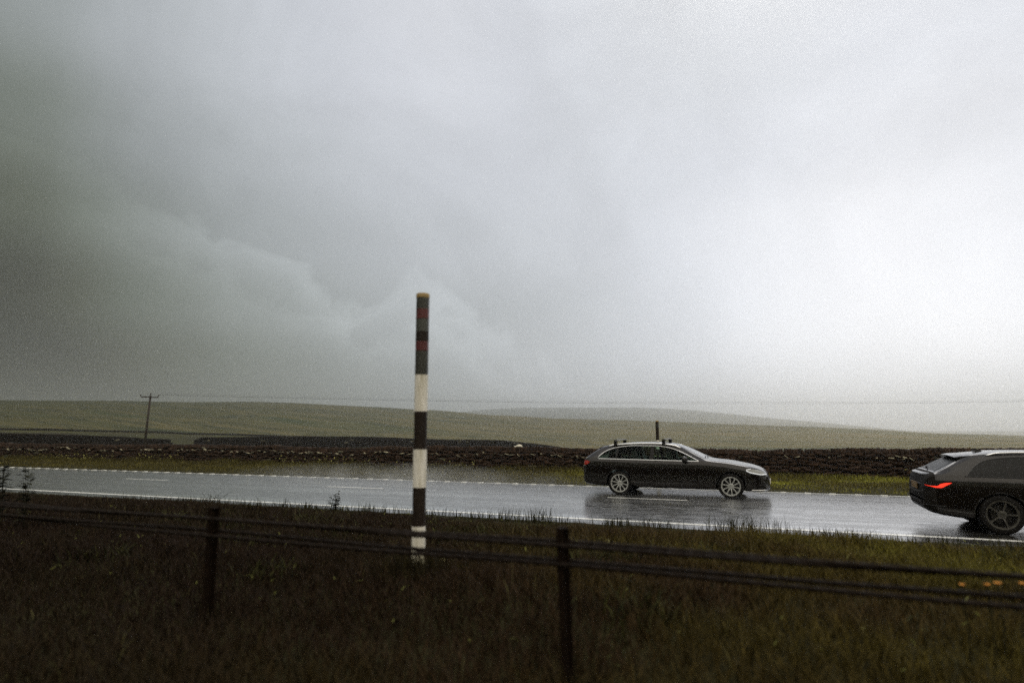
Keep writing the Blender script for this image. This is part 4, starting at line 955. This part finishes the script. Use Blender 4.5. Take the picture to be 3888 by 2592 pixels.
azn = math_('MULTIPLY_ADD', az, 1/(2*pi), .5)
def srgb(c): return c/12.92 if c <= .04045 else ((c+.055)/1.055)**2.4
def tint(g):
    K = [20, 45, 62, 95, 120, 165, 212, 248]
    R = np.interp(g, K, [18, 44, 60, 92, 116, 160, 208, 248]); G = np.interp(g, K, [18, 44, 61, 99, 123, 166, 212, 247]); Bc = np.interp(g, K, [10, 28, 42, 87, 115, 168, 220, 249])
    return tuple(srgb(c/255) for c in (R, G, Bc))
AZ = [-180, -110, -75, -50, -37, -34, -31, -28, -24, -18, -12, -6, 0, 6, 12, 18, 24, 30, 37, 50, 75, 110, 180]
SKY = [(0, [60, 50, 30, 8, 8, 12, 26, 50, 80, 120, 150, 178, 198, 212, 226, 238, 244, 248, 248, 230, 160, 80, 60]),
       (5, [80, 60, 34, 10, 12, 28, 54, 82, 108, 134, 157, 174, 187, 197, 209, 221, 229, 234, 236, 222, 160, 95, 80]),
       (10, [90, 70, 48, 30, 42, 72, 98, 120, 140, 154, 170, 177, 186, 195, 207, 218, 227, 232, 231, 220, 180, 90, 90]),
       (16, [150, 110, 70, 58, 86, 114, 137, 150, 163, 175, 187, 195, 200, 204, 211, 219, 226, 231, 229, 222, 205, 150, 150]),
       (22, [240, 200, 95, 95, 120, 147, 162, 170, 178, 191, 201, 207, 209, 206, 208, 212, 216, 221, 224, 222, 230, 240, 240]),
       (29, [245, 225, 140, 138, 158, 176, 184, 188, 196, 207, 214, 216, 212, 207, 205, 204, 206, 211, 216, 218, 235, 245, 245]),
       (37, [248, 235, 170, 156, 166, 178, 186, 194, 205, 212, 217, 219, 212, 206, 203, 201, 203, 208, 213, 218, 240, 248, 248]),
       (65, [235]*23)]
prev = None
for i, (e, vals) in enumerate(SKY):
    r = ramp(nt, azn, [((a+180)/360, tint(g)) for a, g in zip(AZ, vals)], 'EASE' if False else 'LINEAR')
    if prev is None: prev = r.outputs[0]; pe = e; continue
    mr = N(nt, 'ShaderNodeMapRange', interpolation_type='SMOOTHSTEP'); mr.inputs[1].default_value = radians(pe); mr.inputs[2].default_value = radians(e); nt.links.new(el, mr.inputs[0])
    mx = N(nt, 'ShaderNodeMix', data_type='RGBA'); nt.links.new(mr.outputs[0], mx.inputs[0]); nt.links.new(prev, mx.inputs[6]); nt.links.new(r.outputs[0], mx.inputs[7]); prev = mx.outputs[2]; pe = e
# billowing edge of the rain cloud, falling from the upper left to the horizon on the right
er = ramp(nt, azn, [((a+180)/360, (g,)*3) for a, g in ((-60, .44), (-38, .34), (-28, .29), (-20, .235), (-14, .20), (-8, .205), (0, .13), (6, .07), (12, .03))])
pn = N(nt, 'ShaderNodeTexNoise', Scale=9., Detail=8., Roughness=.58, Distortion=.6); nt.links.new(rotn.outputs[0], pn.inputs['Vector'])
pm = N(nt, 'ShaderNodeTexNoise', Scale=6., Detail=2.); pmm = N(nt, 'ShaderNodeVectorMath', operation='ADD'); pmm.inputs[1].default_value = (5, 3, 1); nt.links.new(rotn.outputs[0], pmm.inputs[0]); nt.links.new(pmm.outputs[0], pm.inputs['Vector'])
d0 = math_('SUBTRACT', el, math_('MULTIPLY_ADD', math_('SUBTRACT', pn.outputs[0], .5), .19, er.outputs[0]))
puff = ramp(nt, math_('MULTIPLY_ADD', d0, 2.2, .5), [(0, (0,)*3), (.18, (.0,)*3), (.36, (.38,)*3), (.47, (1,)*3), (.50, (.6,)*3), (.53, (0,)*3)])
pn2 = N(nt, 'ShaderNodeTexNoise', Scale=14., Detail=7., Roughness=.55, Distortion=.7); av2 = N(nt, 'ShaderNodeVectorMath', operation='ADD'); av2.inputs[1].default_value = (2.7, 8.1, 4.4); nt.links.new(rotn.outputs[0], av2.inputs[0]); nt.links.new(av2.outputs[0], pn2.inputs['Vector'])
d0b = math_('SUBTRACT', el, math_('MULTIPLY_ADD', math_('SUBTRACT', pn2.outputs[0], .5), .17, math_('SUBTRACT', er.outputs[0], .055)))
puff2 = ramp(nt, math_('MULTIPLY_ADD', d0b, 3.0, .5), [(0, (0,)*3), (.22, (.0,)*3), (.38, (.30,)*3), (.47, (1,)*3), (.50, (.7,)*3), (.55, (0,)*3)])
patch = N(nt, 'ShaderNodeMapRange'); patch.inputs[1].default_value = .40; patch.inputs[2].default_value = .60; patch.inputs[3].default_value = .45; patch.inputs[4].default_value = 1.; nt.links.new(pm.outputs[0], patch.inputs[0])
azf = ramp(nt, azn, [((a+180)/360, (g,)*3) for a, g in ((-70, 0), (-38, .35), (-25, .6), (-10, 1.), (3, .8), (12, 0))])
# second edge: white cloud to the right of a blue-grey shaft of rain
e2 = ramp(nt, azn, [((a+180)/360, (g,)*3) for a, g in ((-60, .9), (-8, .78), (2, .62), (8, .36), (13, .18), (19, .10), (24, .03), (30, 0.))])
d2 = math_('SUBTRACT', el, math_('MULTIPLY_ADD', math_('SUBTRACT', pn.outputs[0], .5), .30, e2.outputs[0]))
w2 = N(nt, 'ShaderNodeMapRange', interpolation_type='SMOOTHSTEP'); w2.inputs[1].default_value = -.07; w2.inputs[2].default_value = .09; nt.links.new(d2, w2.inputs[0])
big = N(nt, 'ShaderNodeTexNoise', Scale=4.0, Detail=9., Roughness=.62, Distortion=.7); nt.links.new(rotn.outputs[0], big.inputs['Vector'])
gain = math_('ADD', math_('MULTIPLY_ADD', math_('SUBTRACT', big.outputs[0], .5), .42, .98), math_('MULTIPLY', math_('MULTIPLY', math_('MULTIPLY', puff.outputs[0], patch.outputs[0]), azf.outputs[0]), .40))
gain = math_('ADD', gain, math_('MULTIPLY', w2.outputs[0], .10))
gain = math_('ADD', gain, math_('MULTIPLY', math_('MULTIPLY', puff2.outputs[0], azf.outputs[0]), .20))
# the bright break low in the cloud on the right, seen through the damp air
lowr = ramp(nt, azn, [((a+180)/360, (g,)*3) for a, g in ((-90, 0), (-12, 0), (0, .12), (12, .30), (24, .44), (50, .42), (90, 0))])
lowe = N(nt, 'ShaderNodeMapRange', interpolation_type='SMOOTHSTEP'); lowe.inputs[1].default_value = .42; lowe.inputs[2].default_value = .0; nt.links.new(el, lowe.inputs[0])
gain = math_('ADD', gain, math_('MULTIPLY', lowr.outputs[0], lowe.outputs[0]))
gain = math_('ADD', gain, math_('MULTIPLY', math_('SUBTRACT', pn.outputs[0], .5), .12))
vs = N(nt, 'ShaderNodeVectorMath', operation='SCALE'); nt.links.new(prev, vs.inputs[0]); nt.links.new(gain, vs.inputs['Scale'])
# unseen sky behind the viewer, brightened and warmed as added front light
wr = ramp(nt, azn, [(0, (1.95, 1.80, 1.50)), (.22, (1.8, 1.68, 1.42)), (.34, (1, 1, 1)), (.66, (1, 1, 1)), (.78, (1.8, 1.68, 1.42)), (1, (1.95, 1.80, 1.50))])
wm = N(nt, 'ShaderNodeVectorMath', operation='MULTIPLY'); nt.links.new(vs.outputs[0], wm.inputs[0]); nt.links.new(wr.outputs[0], wm.inputs[1])
bg2 = nt.nodes.new('ShaderNodeBackground'); nt.links.new(wm.outputs[0], bg2.inputs[0]); bg2.inputs[1].default_value = 1.0
mxs = nt.nodes.new('ShaderNodeMixShader'); mxs.inputs[0].default_value = .96; nt.links.new(bg1.outputs[0], mxs.inputs[1]); nt.links.new(bg2.outputs[0], mxs.inputs[2]); nt.links.new(mxs.outputs[0], out.inputs[0])
sl = bpy.data.lights.new('sun', 'SUN'); sl.energy = .55; sl.angle = radians(20); sl.color = (1, .96, .9); so = bpy.data.objects.new('sun', sl); COL.objects.link(so)
dirv = Vector((sin(SUN_AZ)*cos(SUN_EL), cos(SUN_AZ)*cos(SUN_EL), sin(SUN_EL))); so.rotation_euler = (-dirv).to_track_quat('-Z', 'Y').to_euler()

vs_ = sc.view_settings; vs_.view_transform = 'Standard'; vs_.look = 'None'; vs_.exposure = 0; vs_.gamma = 1
cy = sc.cycles; cy.max_bounces = 6; cy.diffuse_bounces = 3; cy.glossy_bounces = 3; cy.transparent_max_bounces = 16; cy.volume_bounces = 2; cy.volume_step_rate = 2.; cy.sample_clamp_indirect = 4
cy.use_denoising = False
